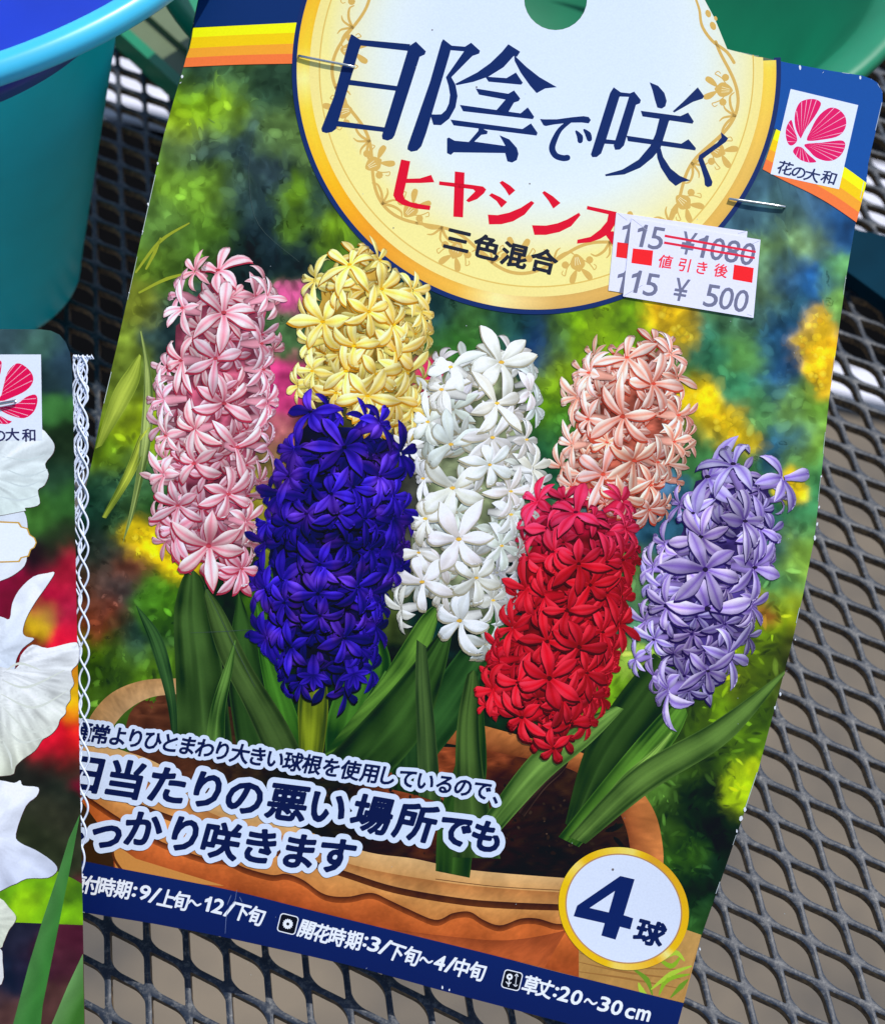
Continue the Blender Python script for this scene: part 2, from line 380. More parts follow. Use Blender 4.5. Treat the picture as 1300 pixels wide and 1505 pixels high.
def bucket():
    t = thing('teal_bucket', 'teal plastic bucket at upper left with a light blue basin set in its mouth', 'bucket')
    rb, rr, rt, h = 2.55, 0.61, 5.99, 12.3
    P = [(0.01, 0.0)] + [(rb - rr + rr * math.sin(a), rr - rr * math.cos(a)) for a in np.linspace(0, math.pi / 2, 9)]
    P += [(rb + (rt - rb) * k / 12, rr + (h - rr) * k / 12) for k in range(1, 13)]
    P += [(rt - .18, h), (rt - .2, h - .4), (rb - .2, 0.3), (0.01, 0.25)]
    lathe('wall', P, BX, BY, TEAL, t)
    u = thing('light_blue_basin', 'light blue basin rim with deep blue inside, resting on the teal bucket', 'basin')
    h = 12.75; Rm = 8.89
    P = [(Rm - .16, h - .16), (Rm - .04, h - .13), (Rm, h), (Rm - .02, h + .12), (Rm - .12, h + .22), (Rm - .24, h + .27), (Rm - .46, h + .24), (Rm - .55, h + .14)]
    P = [(6.05, h - .44), (7.4, h - .40), (Rm - .5, h - .30)] + P
    lathe('rim', smoothprof(P), BX, BY, SKYB, u, 160)
    P = [(Rm - .55, h + .14), (Rm - .62, h - .06), (Rm - .8, h - .24), (7.4, h - .32), (5.9, h - .38), (5.6, h - .6), (5.3, h - 3.2), (0.01, h - 3.4)]
    lathe('interior', smoothprof(P), BX, BY, DEEPB, u, 160)
def smoothprof(P): return smooth(P, 3, False)
bucket()
def tub():
    cx, cy, r, h = 2.05, 34.55, 9.80, 8.0
    t = thing('green_tub', 'round glossy green plastic tub standing behind the hyacinth card', 'tub')
    P = [(0.01, .95), (5.2, .95), (5.6, 1.05), (8.9, h - .8), (9.0, h - .75)]
    lathe('wall', P, cx, cy, GREEN, t)
    P = [(9.0, h - .75), (r - .1, h - .35), (r, h - .2), (r, h), (r - .1, h + .1), (r - .3, h + .1), (r - 1.0, h - .25), (r - 1.2, h - .5), (5.5, 1.3), (0.01, 1.2)]
    lathe('rim', P, cx, cy, GREEN, t)
    # shallow tray whose straight front edge shows left of the card
    a = onz(180, 52, .9)[:2]; b = onz(260, 125, .9)[:2]; d = (b - a) / np.linalg.norm(b - a); nn = np.array([-d[1], d[0]])
    if nn[1] < 0: nn = -nn
    s = thing('olive_tray', 'olive grey shallow tray with a bright green edge under the green tub', 'tray')
    def box(name, x0, x1, y0, y1, z0, z1, mat):
        V = []
        for z in (z0, z1):
            for u, v in ((x0, y0), (x1, y0), (x1, y1), (x0, y1)): p = a + d * u + nn * v; V.append((p[0], p[1], z))
        mesh(name, V, [(0, 3, 2, 1), (4, 5, 6, 7), (0, 1, 5, 4), (1, 2, 6, 5), (2, 3, 7, 6), (3, 0, 4, 7)], mat, s)
    box('base', -3, 15, .34, 15, .08, .5, OLIVE)
    box('step', -3, 15, 1.3, 14.8, .504, .72, OLIVE)
    box('edge', -3.2, 15.2, 0, .33, .08, .9, GREEN)
    # dark saucer right of the card
    q = onz(np.array([1200, 1236, 1330, 1400]), np.array([330, 398, 465, 420]), 0.6)
tub()
def saucer():
    m = plain('dark_teal_plastic', (4, 44, 62), .9, .08, .1, 1)
    P = [onz(x, y, .55) for x, y in ((1130, 300), (1170, 345), (1243, 398), (1302, 441), (1400, 505), (1450, 430), (1330, 352), (1262, 338), (1200, 310))]
    n = len(P); V = [tuple(p) for p in P] + [(p[0], p[1], .05) for p in P]
    o = mesh('dark_teal_saucer', V, [tuple(range(n))[::-1]] + [(i, (i + 1) % n, n + (i + 1) % n, n + i) for i in range(n)], m)
    tag(o, 'dark teal plastic plate in the shade on the mesh, right of the card top', 'plate')
saucer()
def below():  # plain slabs added for the dark and pale areas under the mesh
    blk = plain('matte_black', (8, 8, 9), .95, .03, .2, .3); wht = plain('matte_white', (205, 205, 215), .7, .3, .08, .2)
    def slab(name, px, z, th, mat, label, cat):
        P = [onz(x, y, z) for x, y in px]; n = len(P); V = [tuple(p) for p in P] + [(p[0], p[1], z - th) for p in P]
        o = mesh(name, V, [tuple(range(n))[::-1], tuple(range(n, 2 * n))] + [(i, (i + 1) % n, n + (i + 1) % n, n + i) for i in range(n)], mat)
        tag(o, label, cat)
    slab('black_standin', [(-700, -250), (2100, -100), (2100, 560), (2100, 800), (1240, 545), (600, 620), (-700, 800)], GROUND_Z + .8, .6, blk, 'stand-in slab added for the black area beneath the mesh, behind the cards', 'stand-in slab')  # added stand-in that makes the openings behind the cards black
    slab('pale_standin', [(-500, -140), (170, -150), (290, -140), (330, 190), (170, 150), (-500, 60)], GROUND_Z + 3, 2.9, wht, 'stand-in slab added for the pale area seen blurred through the mesh between bucket and tray', 'box')  # added pale stand-in, here and at the right
    slab('pale_standin', [(1150, 205), (1480, 285), (1480, 400), (1150, 305)], GROUND_Z + 3, 2, wht, 'stand-in slab added for the pale area seen blurred through the mesh at right, beside the logo corner', 'box')
    slab('pale_strip_standin', [(1000, 505), (1240, 535), (1500, 590), (1500, 640), (1225, 575), (1000, 555)], GROUND_Z + 1.8, 1.7, wht, 'stand-in slab added for the pale strip seen blurred through the mesh right of the card', 'board')  # added stand-in for the narrow pale strip
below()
# ------------------------------------------------------------------ the hyacinth card
CARD = thing('hyacinth_header_card', 'large printed hyacinth bulb card with six flower spikes and a round title badge', 'card')
BCX, BCY = 788, 103
OUT = [(312, -98), (284, 33), (270, 98), (242, 194), (208, 346), (173, 505), (152, 594), (135, 680), (118, 750), (84, 900), (39, 1100), (-5, 1300), (-5, 1318),
       (124, 1341), (228, 1358), (332, 1378), (450, 1404), (538, 1425), (653, 1457), (767, 1487), (840, 1506), (985, 1545),
       (1000, 1474), (1030, 1376), (1058, 1296), (1082, 1227), (1113, 1134), (1148, 1002), (1162, 950), (1178, 880), (1196, 791), (1206, 700), (1217, 591), (1232, 485), (1243, 405), (1257, 325), (1275, 240), (1296, 150), (1296, 135), (1289, 122), (1280, 116), (1266, 111),
       (1220, 104), (1160, 93), (1075, 74), (1068, 72), (1050, 28), (1035, 0), (1010, -50), (960, -120), (880, -160), (790, -170), (700, -160), (620, -130), (560, -80), (545, -50)]
HOLE = disc(816, -2, 46, 28)
def board():
    fr = np.array(OUT + HOLE, float); n = len(OUT); h = len(HOLE)
    ink = Ink(); ink.poly(OUT, (255, 255, 255), -0.002, [HOLE], 40)
    V0 = [(v[0], v[1], -0.0015) for v in ink.v]
    V = list(place(np.array(V0)[:, 0], np.array(V0)[:, 1], -0.09)); Fc = [tuple(f) for f in ink.f]
    b = len(V)
    for lay in (0.0, -0.09):
        V += list(place(fr[:, 0], fr[:, 1], lay))
    m = n + h
    for i in range(n): g = (i + 1) % n; Fc.append((b + i, b + g, b + m + g, b + m + i))
    for i in range(h): g = (i + 1) % h; Fc.append((b + n + i, b + n + g, b + m + n + g, b + m + n + i))
    mesh('card_board', V, Fc, PAPER, CARD)
board()
BG = [(300,110,45,75,60),(340,110,60,90,50),(400,130,40,65,45),(420,200,90,120,60),(290,150,120,165,25),(320,165,130,170,30),(270,190,150,180,10),(350,210,45,65,70),(390,250,40,55,60),(260,215,60,80,80),(300,215,50,70,75),
(250,240,110,150,40),(320,270,110,150,35),(290,300,100,140,40),(310,340,80,120,35),(240,330,85,120,50),(370,300,40,60,60),(400,340,25,40,45),(350,370,22,35,35),(345,270,50,70,70),(432,285,100,140,25,12,2),(437,330,90,130,25,12,2),(455,310,35,55,45),(455,360,25,40,40),(484,330,100,135,20,12,2),(484,365,85,120,25,12,2),
(230,400,90,120,30),(200,440,120,130,40),(250,400,60,90,30),(180,520,110,130,40),(170,580,100,120,35),(200,560,90,110,40),(240,500,40,60,60),(260,440,40,60,55),(150,660,90,120,20),(160,720,50,90,60),(200,620,130,150,20),(225,650,140,170,15),(220,700,60,100,60),(240,740,40,80,30),
(150,740,15,45,40),(190,750,60,90,40),(208,790,235,200,10,13,3),(250,808,240,200,0,17,3),(272,800,245,210,0,14,2),(190,838,105,55,38,17,2),(150,820,35,48,40),(172,870,60,65,65),(230,870,60,110,25),(230,900,50,90,20),(250,880,70,120,20),(150,905,110,50,30,18,2),(160,960,75,110,20),(150,990,45,75,20),(200,950,25,45,50),(215,985,80,120,20),(140,870,80,50,35),
(428,450,215,80,140,10,3),(430,475,60,90,50),(431,560,200,60,115,11,4),(640,545,195,30,85,10,4),(700,603,180,40,120,10,3),(640,500,60,110,40),(680,520,55,115,40),(640,470,30,60,70),(700,470,65,115,45),(750,470,30,70,65),(655,430,30,60,55),(690,450,50,80,50),
(800,480,15,40,75),(790,520,20,45,80),(820,560,120,150,20),(850,500,110,150,10),(840,470,100,145,10),(880,480,120,150,10),(800,600,90,140,10),(820,620,60,110,30),(800,640,30,80,50),(910,480,110,150,10),(940,470,90,130,20),(975,458,230,180,20,13,3),(990,480,235,190,20,12,3),(1008,495,210,180,30,11,2),(1030,500,30,90,80),
(1040,520,50,110,70),(1060,460,70,110,60),(1100,450,60,90,80),(1150,500,30,75,110),(1140,560,25,70,115),(1100,520,80,130,60),(1080,580,50,120,80),(1120,600,80,130,65),(1015,578,240,200,0,13,4),(1035,596,245,205,0,14,4),(1058,617,240,195,10,13,4),(1080,638,215,180,20,12,4),(1020,625,60,100,50),(1055,660,60,115,60),(1000,560,90,130,50),
(1197,475,240,190,20,10,5),(1190,505,250,200,10,11,5),(1210,520,240,180,20,11,5),(1195,540,245,195,20,10,5),(1208,560,235,180,30,11,4),(1160,480,30,75,110),(1200,590,110,160,50),(1170,600,110,150,60),(1160,640,25,75,110),(1190,660,120,160,40),(1200,700,70,140,80),(1168,716,245,205,10,9,5),(1180,760,60,130,80),(1140,800,25,70,100),(1170,830,140,180,60),(1150,860,90,150,80),(1180,800,130,170,60),(1130,840,60,120,90),
(1120,900,120,170,20),(1160,900,160,170,10),(1122,897,140,20,30,9,4),(1152,950,40,40,20),(1140,990,60,70,25),(1100,940,130,160,10),(1080,1000,110,130,10),(1120,980,80,110,20),(1060,1050,110,150,15),(1100,1030,60,90,20),(1110,1100,90,130,20),(1105,1125,190,210,10,9,5),(1092,1165,175,205,10,12,4),(1050,1100,50,75,20),(1000,1100,60,90,20),(970,1150,80,120,40),(1000,1180,15,30,15),(1050,1180,20,35,15),(980,1230,50,80,25),(1040,1220,10,25,15),(1000,1260,50,90,20),(1050,1280,15,32,20),(1010,1300,10,25,20),(1020,1340,30,60,25),(1000,1370,40,80,25),
(1100,300,60,95,110),(1150,320,70,105,100),(1200,300,60,95,120),(1180,350,110,140,85),(1230,330,30,80,130),(1150,400,30,75,125),(1200,420,25,80,135),(1120,420,100,130,65),(1140,370,100,135,70),(1232,400,100,160,90,12,2),(1225,440,120,170,70,12,2),(1165,450,45,90,100),(1085,440,50,90,100),(1075,400,60,100,90),
(950,880,60,110,90),(960,750,45,90,110),(975,720,110,160,200,8,3),(945,870,90,120,40),(930,990,140,170,60,14,2),(920,1020,110,160,20),(1010,1040,40,60,20),(700,900,15,40,35),(300,880,15,35,15),(400,900,60,100,20,14),(400,900,70,120,20,10,2),(300,1000,12,30,15),(450,1050,15,40,15),(600,1050,10,30,15),(700,1050,12,35,18),(800,1150,25,30,15),(760,1230,15,15,12),(850,1210,15,15,12),(900,1240,20,22,14),(950,1100,40,70,20),(150,1030,60,90,25),(170,1260,70,45,25),(350,1130,30,50,25),(500,1150,20,35,18),(650,1200,22,30,15),(560,1240,20,16,12),(400,1180,30,30,15),(500,550,60,60,30),(600,700,60,60,50)]
base = Ink(); base.poly(OUT, None, 0.0, [HOLE], 6.5, fn=field(BG, 20, 0.33, 13))
OUTA = np.array(OUT)
def inpoly(X, Y, P):
    c = np.zeros(len(X), bool); j = len(P) - 1
    for i in range(len(P)):
        m = ((P[i, 1] > Y) != (P[j, 1] > Y)) & (X < (P[j, 0] - P[i, 0]) * (Y - P[i, 1]) / (P[j, 1] - P[i, 1] + 1e-9) + P[i, 0]); c ^= m; j = i
    return c
def dabs(ink, fn, N, box, rmin, rmax, amp, poly, lay, elong=1.0, ang=0.0, angv=3.1, tint=None):
    """soft blurred leaf and flower spots whose rims melt into the picture around them"""
    X = rng.uniform(box[0], box[2], N); Y = rng.uniform(box[1], box[3], N); ok = inpoly(X, Y, poly) & inpoly(X + 14, Y, poly) & inpoly(X - 14, Y, poly) & inpoly(X, Y + 14, poly) & inpoly(X, Y - 14, poly); X, Y = X[ok], Y[ok]
    C = fn(np.c_[X, Y]); K = np.exp(rng.normal(0, amp, len(X)))
    for i in range(len(X)):
        r = rng.uniform(rmin, rmax); D = disc(X[i], Y[i], r * elong, 10, r / elong, ang + rng.uniform(-angv, angv)); D = [(p[0] + rng.uniform(-r, r) * .12, p[1] + rng.uniform(-r, r) * .12) for p in D]
        mid_ = [((p[0] + X[i]) / 2 + (p[0] - X[i]) * .18, (p[1] + Y[i]) / 2 + (p[1] - Y[i]) * .18) for p in D]; E = fn(np.array(D)); n = len(D); c = C[i] * K[i] * (tint if tint is not None else 1); c = np.clip(c, 0, .85)
        ink.add(D + mid_ + [(X[i], Y[i])], list(E) + [c * .6 + E[q] * .4 for q in range(n)] + [c], [(q, (q + 1) % n, n + (q + 1) % n, n + q) for q in range(n)] + [(n + q, n + (q + 1) % n, 2 * n) for q in range(n)], lay + (i % 40) * 4e-5)
BGF = field(BG, 20, 0.33, 13)
dabs(base, BGF, 700, (140, 80, 480, 480), 4, 12, .34, OUTA, .0008, 1.3)
dabs(base, BGF, 260, (240, 90, 1260, 480), 6, 15, .22, OUTA, .0008, 1.9, 1.35, .25)
dabs(base, BGF, 900, (600, 420, 1250, 800), 5, 12, .22, OUTA, .0008, 1.3)
dabs(base, BGF, 1100, (900, 820, 1200, 1440), 3, 9, .60, OUTA, .0008, 1.8)
dabs(base, BGF, 500, (100, 640, 300, 1040), 3, 9, .45, OUTA, .0008, 1.4)
for x, y, r, n in ((1197, 475, 11, 7), (1190, 505, 14, 9), (1210, 522, 13, 9), (1196, 545, 13, 9), (1208, 562, 12, 7), (975, 460, 10, 6), (990, 482, 12, 7), (1008, 498, 10, 6), (1015, 578, 10, 7), (1035, 596, 14, 10), (1058, 617, 13, 9), (1080, 638, 10, 6), (208, 790, 12, 6), (250, 808, 15, 8), (272, 802, 12, 6), (1168, 716, 9, 4), (226, 812, 12, 6)):
    for k in range(n):
        px, py = x + rng.uniform(-r, r), y + rng.uniform(-r, r); rr_ = rng.uniform(3.5, 6.5); D = disc(px, py, rr_, 9); cc = lin([(255, 222, 30), (250, 200, 10), (255, 235, 70), (235, 165, 25)][k % 4]); cc = cc * .45 + BGF(np.array([[px, py]]))[0] * .62; E = BGF(np.array(D)) * .7 + cc * .3
        base.add(D + [(px, py)], list(E) + [cc], [(q, (q + 1) % 9, 9) for q in range(9)], .0028 + k * 5e-5)
base.build('photo_backdrop', PRINT, CARD)
# pot, soil, leaves
pot = Ink()
pot.poly(smooth([(190, 1050), (235, 1022), (300, 1030), (560, 1090), (800, 1110), (930, 1180), (968, 1260), (830, 1300), (640, 1290), (500, 1250), (330, 1190), (200, 1120)], 4), (24, 20, 14), .002, fn=field([(230,1060,95,50,30),(300,1050,50,35,20),(500,1150,25,25,14),(700,1200,28,18,12),(850,1220,22,16,12),(640,1150,150,70,35),(900,1180,60,35,20),(600,1260,35,22,14)], 45, .35, 6, 9))
SOILF = lambda V: np.tile(lin((40, 28, 20)), (len(V), 1))
dabs(pot, SOILF, 900, (200, 1060, 940, 1290), 1.2, 3.4, .75, np.array([(220, 1062), (560, 1120), (800, 1140), (915, 1200), (915, 1270), (830, 1280), (640, 1275), (500, 1240), (330, 1170)]), .0032, 1.2)
def rim_strip(A, B, ca, cb, n=36, m=3): strip(pot, A, B, ca, cb, .004, 90, 5, tex=.30)
rim_strip([(118, 1090), (135, 1050), (165, 1018), (210, 1000), (262, 997)], [(150, 1100), (168, 1066), (190, 1042), (222, 1025), (262, 1020)], (175, 130, 80), (190, 148, 100))
rim_strip([(640, 1052), (700, 1064), (760, 1080), (830, 1098), (880, 1118), (930, 1150), (962, 1195), (974, 1250), (972, 1290)], [(640, 1090), (700, 1100), (760, 1112), (820, 1125), (855, 1140), (893, 1172), (915, 1205), (925, 1245), (925, 1290)], (200, 120, 60), (130, 65, 32))
C0 = [(100, 1070), (150, 1092), (180, 1103), (232, 1122), (322, 1178), (415, 1208), (531, 1250), (608, 1262), (694, 1279), (850, 1292)]
C1 = [(100, 1108), (160, 1126), (232, 1153), (322, 1200), (415, 1228), (514, 1270), (642, 1295), (740, 1306), (850, 1313)]
C2 = [(100, 1125), (160, 1160), (250, 1198), (400, 1246), (504, 1279), (580, 1303), (677, 1320), (750, 1326), (850, 1330)]
C3 = [(100, 1132), (160, 1168), (250, 1207), (400, 1256), (504, 1289), (580, 1313), (677, 1330), (750, 1336), (850, 1339)]
W4 = [(100, 1150), (180, 1205), (240, 1238), (300, 1260), (330, 1262), (362, 1276), (400, 1286), (420, 1284), (445, 1293), (476, 1314), (510, 1318), (545, 1312), (570, 1322), (600, 1336), (640, 1352), (665, 1342), (690, 1340), (710, 1352), (735, 1360), (765, 1350), (790, 1350), (820, 1358), (850, 1352)]
W5 = [(x, y + 9) for x, y in W4]
BT = [(100, 1262), (172, 1276), (331, 1307), (430, 1332), (520, 1354), (620, 1380), (724, 1404), (850, 1436)]
strip(pot, C0, C1, (218, 172, 112), (205, 150, 88), .004, 150, 5, tex=.16)
strip(pot, C1, C2, (176, 112, 58), (200, 138, 76), .004, 150, 5, tex=.22)
strip(pot, C2, C3, (60, 30, 16), (95, 48, 22), .004, 150, 2, tex=.3)
strip(pot, C3, W4, (214, 146, 78), (196, 124, 62), .004, 180, 7, tex=.20)
strip(pot, W4, W5, (62, 28, 14), (150, 72, 32), .0045, 150, 3, tex=.3)
strip(pot, W5, BT, (206, 104, 46), (164, 74, 32), .004, 180, 14, tex=.20)
pot.poly([(100, 1150), (166, 1240), (168, 1280), (100, 1268)], (58, 38, 22), .006)
brush(pot, [(166, 1240), (168, 1262), (186, 1285), (210, 1290)], [3, 4, 3], (90, 45, 20), .0065)
pot.poly([(166, 1238), (200, 1262), (330, 1302), (300, 1300), (190, 1282), (170, 1276)], (206, 138, 66), .0062)
brush(pot, [(640, 1292), (730, 1303), (835, 1309)], [1.2, 1.2], (120, 80, 45), .006)
# table board lower right + ferns
strip(pot, [(725, 1404), (800, 1385), (835, 1362), (900, 1330), (1030, 1374)], [(725, 1404), (800, 1424), (870, 1441), (950, 1461), (1004, 1474)], (196, 150, 82), (186, 138, 72), .003, 80, 14, False, tex=.14)
strip(pot, [(560, 1363), (640, 1374), (740, 1382), (820, 1370), (836, 1360)], [(560, 1363), (640, 1384), (740, 1407), (790, 1420), (800, 1422)], (150, 70, 34), (176, 84, 40), .005, 90, 8, tex=.2)
for a in range(3): brush(pot, [(850, 1400 + a * 14), (920, 1420 + a * 9), (1000, 1425 + a * 14)], [1, 3, 1], (160, 112, 56), .0055)
for ax, ay, bx, by, cx, cy in ((1000, 1405, 985, 1420, 960, 1402), (1015, 1420, 985, 1432, 955, 1455), (1012, 1432, 980, 1440, 968, 1462), (930, 1424, 950, 1440, 958, 1462), (1005, 1412, 992, 1400, 972, 1412), (938, 1445, 942, 1455, 950, 1462), (1010, 1440, 1000, 1450, 985, 1466)):
    brush(pot, [(ax, ay), (bx, by), (cx, cy)], [2, 8, 1.5], random.choice([(175, 205, 60), (140, 180, 40), (110, 150, 40)]), .0062)
pot.build('printed_pot', PRINT, CARD)
def leaf(pts_l, pts_r, dark, light, lay, vein=True):
    """long leaf between its two edges, base first"""
    ink = Ink(); n = 26
    def res(P):
        P = np.array(smooth(P, 6, False)); d = np.r_[0, np.cumsum(np.hypot(*np.diff(P, axis=0).T))]; t = np.linspace(0, d[-1], n); return np.c_[np.interp(t, d, P[:, 0]), np.interp(t, d, P[:, 1])]
    A = res(pts_l); B = res(pts_r); m = 18; vs = []; cs = []; d_, l_ = lin(dark) * 1.15, lin(light) * 1.35
    ph = random.uniform(0, 9)
    for i in range(n):
        for j in range(m + 1):
            u = j / m; vs.append(tuple(A[i] * (1 - u) + B[i] * u))
            k = 0.5 + 0.5 * math.sin(u * 5.2 - 0.9) ; k = k * (.55 + .45 * i / n)
            k += 0.05 * math.sin(u * 40 + ph) + 0.10 * math.sin(i * .5 + u * 3 + ph)
            k += .75 * float(vn(np.array([[u * 11, i * .10]]), 1., int(ph))[0]) + .5 * float(vn(np.array([vs[-1]]), 28, int(ph) + 3)[0])
            if j in (0, m): k += .45
            if j in (m // 2,): k += .18
            k = min(max(k, 0), 1.15); cs.append(d_ * (1 - k) + l_ * k)
    fs = [(i * (m + 1) + j, i * (m + 1) + j + 1, (i + 1) * (m + 1) + j + 1, (i + 1) * (m + 1) + j) for i in range(n - 1) for j in range(m)]
    ink.add(vs, cs, fs, lay); return ink.build('printed_leaf', PRINT, CARD)
G1, G2, G3 = (14, 32, 12), (58, 88, 34), (78, 118, 36)
leaf([(255, 1100), (245, 1030), (225, 960), (200, 890)], [(262, 1100), (258, 1020), (240, 940), (206, 895)], (18, 42, 22), (52, 86, 40), .008)
leaf([(262, 1110), (258, 980), (256, 900), (270, 845), (284, 838)], [(345, 1120), (330, 1000), (315, 920), (302, 860), (286, 839)], (20, 40, 14), (58, 86, 36), .009)
leaf([(400, 1130), (360, 1040), (320, 960), (300, 880), (302, 866)], [(450, 1120), (420, 1060), (370, 980), (330, 900), (306, 866)], (26, 42, 16), (66, 90, 40), .0105)
leaf([(350, 1110), (335, 1000), (340, 930), (350, 872)], [(420, 1110), (395, 1000), (370, 920), (352, 872)], G1, (44, 74, 28), .0085)
leaf([(410, 1120), (395, 1040), (380, 960), (376, 890)], [(455, 1120), (440, 1060), (410, 980), (380, 888)], (16, 46, 14), (60, 110, 30), .0095)
leaf([(440, 1110), (438, 1040), (446, 990), (455, 960)], [(474, 1112), (482, 1050), (480, 1000), (474, 960)], (48, 64, 12), (128, 142, 28), .0098)
leaf([(478, 1120), (480, 1060), (500, 1000), (520, 950)], [(540, 1120), (560, 1050), (575, 980), (560, 930)], (18, 50, 14), (66, 116, 34), .0092)
leaf([(560, 1000), (590, 950), (620, 905), (646, 884)], [(470, 1115), (560, 1060), (620, 980), (649, 889)], (24, 56, 18), (92, 134, 46), .0112)
leaf([(475, 1120), (560, 1030), (620, 960), (662, 907)], [(560, 1150), (620, 1080), (650, 1000), (667, 915)], G1, (50, 82, 30), .012)
leaf([(615, 1170), (612, 1080), (610, 1000), (612, 940)], [(648, 1180), (642, 1100), (634, 1020), (626, 950)], (30, 50, 24), (62, 86, 40), .0126)
leaf([(560, 1120), (650, 990), (720, 900), (745, 870)], [(600, 1160), (680, 1060), (735, 960), (756, 880)], (16, 40, 16), (44, 82, 34), .0086)
leaf([(665, 1260), (668, 1150), (672, 1060), (686, 992), (694, 985)], [(735, 1262), (712, 1150), (704, 1070), (704, 1010), (698, 986)], (24, 44, 18), (66, 92, 38), .0128)
leaf([(640, 1280), (645, 1200), (670, 1120), (695, 1020)], [(690, 1290), (700, 1210), (715, 1130), (708, 1020)], (20, 44, 14), (50, 84, 28), .0100)
leaf([(712, 1200), (780, 1110), (850, 1060), (905, 1038)], [(718, 1240), (800, 1150), (870, 1090), (916, 1042)], (36, 66, 22), (104, 140, 60), .0135)
leaf([(830, 1210), (860, 1100), (910, 1020), (960, 960)], [(850, 1230), (920, 1120), (975, 1050), (1000, 990)], (16, 36, 12), (44, 70, 26), .0112)
leaf([(820, 1230), (900, 1130), (960, 1060), (1000, 1020)], [(850, 1245), (930, 1160), (990, 1090), (1010, 1050)], (24, 54, 16), (84, 130, 40), .0114)
leaf([(835, 1230), (930, 1130), (1050, 1060), (1153, 985)], [(860, 1240), (960, 1160), (1070, 1090), (1152, 992)], (36, 60, 22), (86, 116, 48), .0138)
leaf([(300, 1110), (310, 1040), (330, 980), (345, 940)], [(330, 1112), (332, 1040), (342, 985), (347, 942)], (24, 52, 18), (84, 120, 50), .0122)
leaf([(500, 1120), (520, 1060), (548, 1010), (566, 985)], [(524, 1122), (546, 1064), (562, 1020), (568, 988)], (18, 44, 16), (80, 124, 46), .0108)
leaf([(742, 1180), (770, 1130), (800, 1110), (838, 1090)], [(770, 1200), (800, 1160), (830, 1130), (842, 1094)], (30, 20, 18), (84, 60, 46), .0096)
leaf([(575, 1160), (580, 1080), (590, 1040), (600, 1000)], [(618, 1170), (614, 1100), (610, 1050), (604, 1002)], (10, 30, 14), (36, 66, 28), .0090)
leaf([(860, 1220), (905, 1150), (950, 1110), (985, 1075)], [(872, 1224), (915, 1165), (960, 1120), (988, 1078)], (60, 92, 34), (130, 168, 70), .0136)
leaf([(180, 800), (200, 700), (212, 560), (206, 488)], [(196, 760), (222, 650), (224, 560), (208, 486)], (70, 90, 40), (150, 165, 90), .0075)
leaf([(140, 660), (165, 580), (190, 540), (205, 520)], [(150, 655), (185, 600), (205, 560), (208, 524)], (90, 110, 30), (150, 165, 60), .007)
leaf([(150, 760), (185, 690), (205, 640), (226, 610)], [(156, 762), (196, 700), (216, 650), (228, 612)], (80, 100, 30), (165, 175, 60), .0072)
for st in ([(200, 400), (235, 355), (278, 328)], [(205, 430), (245, 410), (288, 399)], [(215, 395), (228, 370), (236, 350)]):
    i_ = Ink(); brush(i_, st, [3, 5, 2], (150, 160, 45), .0068); i_.build('printed_stalk', PRINT, CARD)
# ------------------------------------------------------------------ hyacinth spikes
def petal(ink, x, y, ang, L, W, bend, cl, lay):
    lo, mid, dk, sh = cl; n = 7; vs = []; cs = []
    prof = [.30, .55, .86, 1.0, .96, .72, .12]
    cr = [-1, -.82, -.4, -.06, .06, .4, .82, 1]
    for i in range(n):
        t = i / (n - 1); a = ang + bend * t * t; 
        px = x + L * t * math.cos(ang + bend * t * .5); py = y + L * t * math.sin(ang + bend * t * .5)
        for c in cr:
            wv = W * prof[i] * c / 2
            vs.append((px - wv * math.sin(a), py + wv * math.cos(a)))
            ac = abs(c)
            if ac == 1: col = dk * .55 + mid * .35 + sh * .1
            elif ac > .7: col = lo * .9 + mid * .1
            elif ac > .3: col = lo * (.45 + .5 * t) + mid * (.55 - .5 * t)
            else: col = mid * (1 - .35 * t) + lo * (.35 * t)
            k = .42 + .58 * min(1, t * 2.2); col = col * k + sh * (1 - k)
            if c < 0: col = col * .86 + dk * .1
            cs.append(col)
    m = len(cr); fs = [(i * m + j, i * m + j + 1, (i + 1) * m + j + 1, (i + 1) * m + j) for i in range(n - 1) for j in range(m - 1)]
    ink.add(vs, cs, fs, lay)
TONE = (.80, 1.16)
STEP = 4.5e-5
LGT = np.array([-.35, -.55, .76])
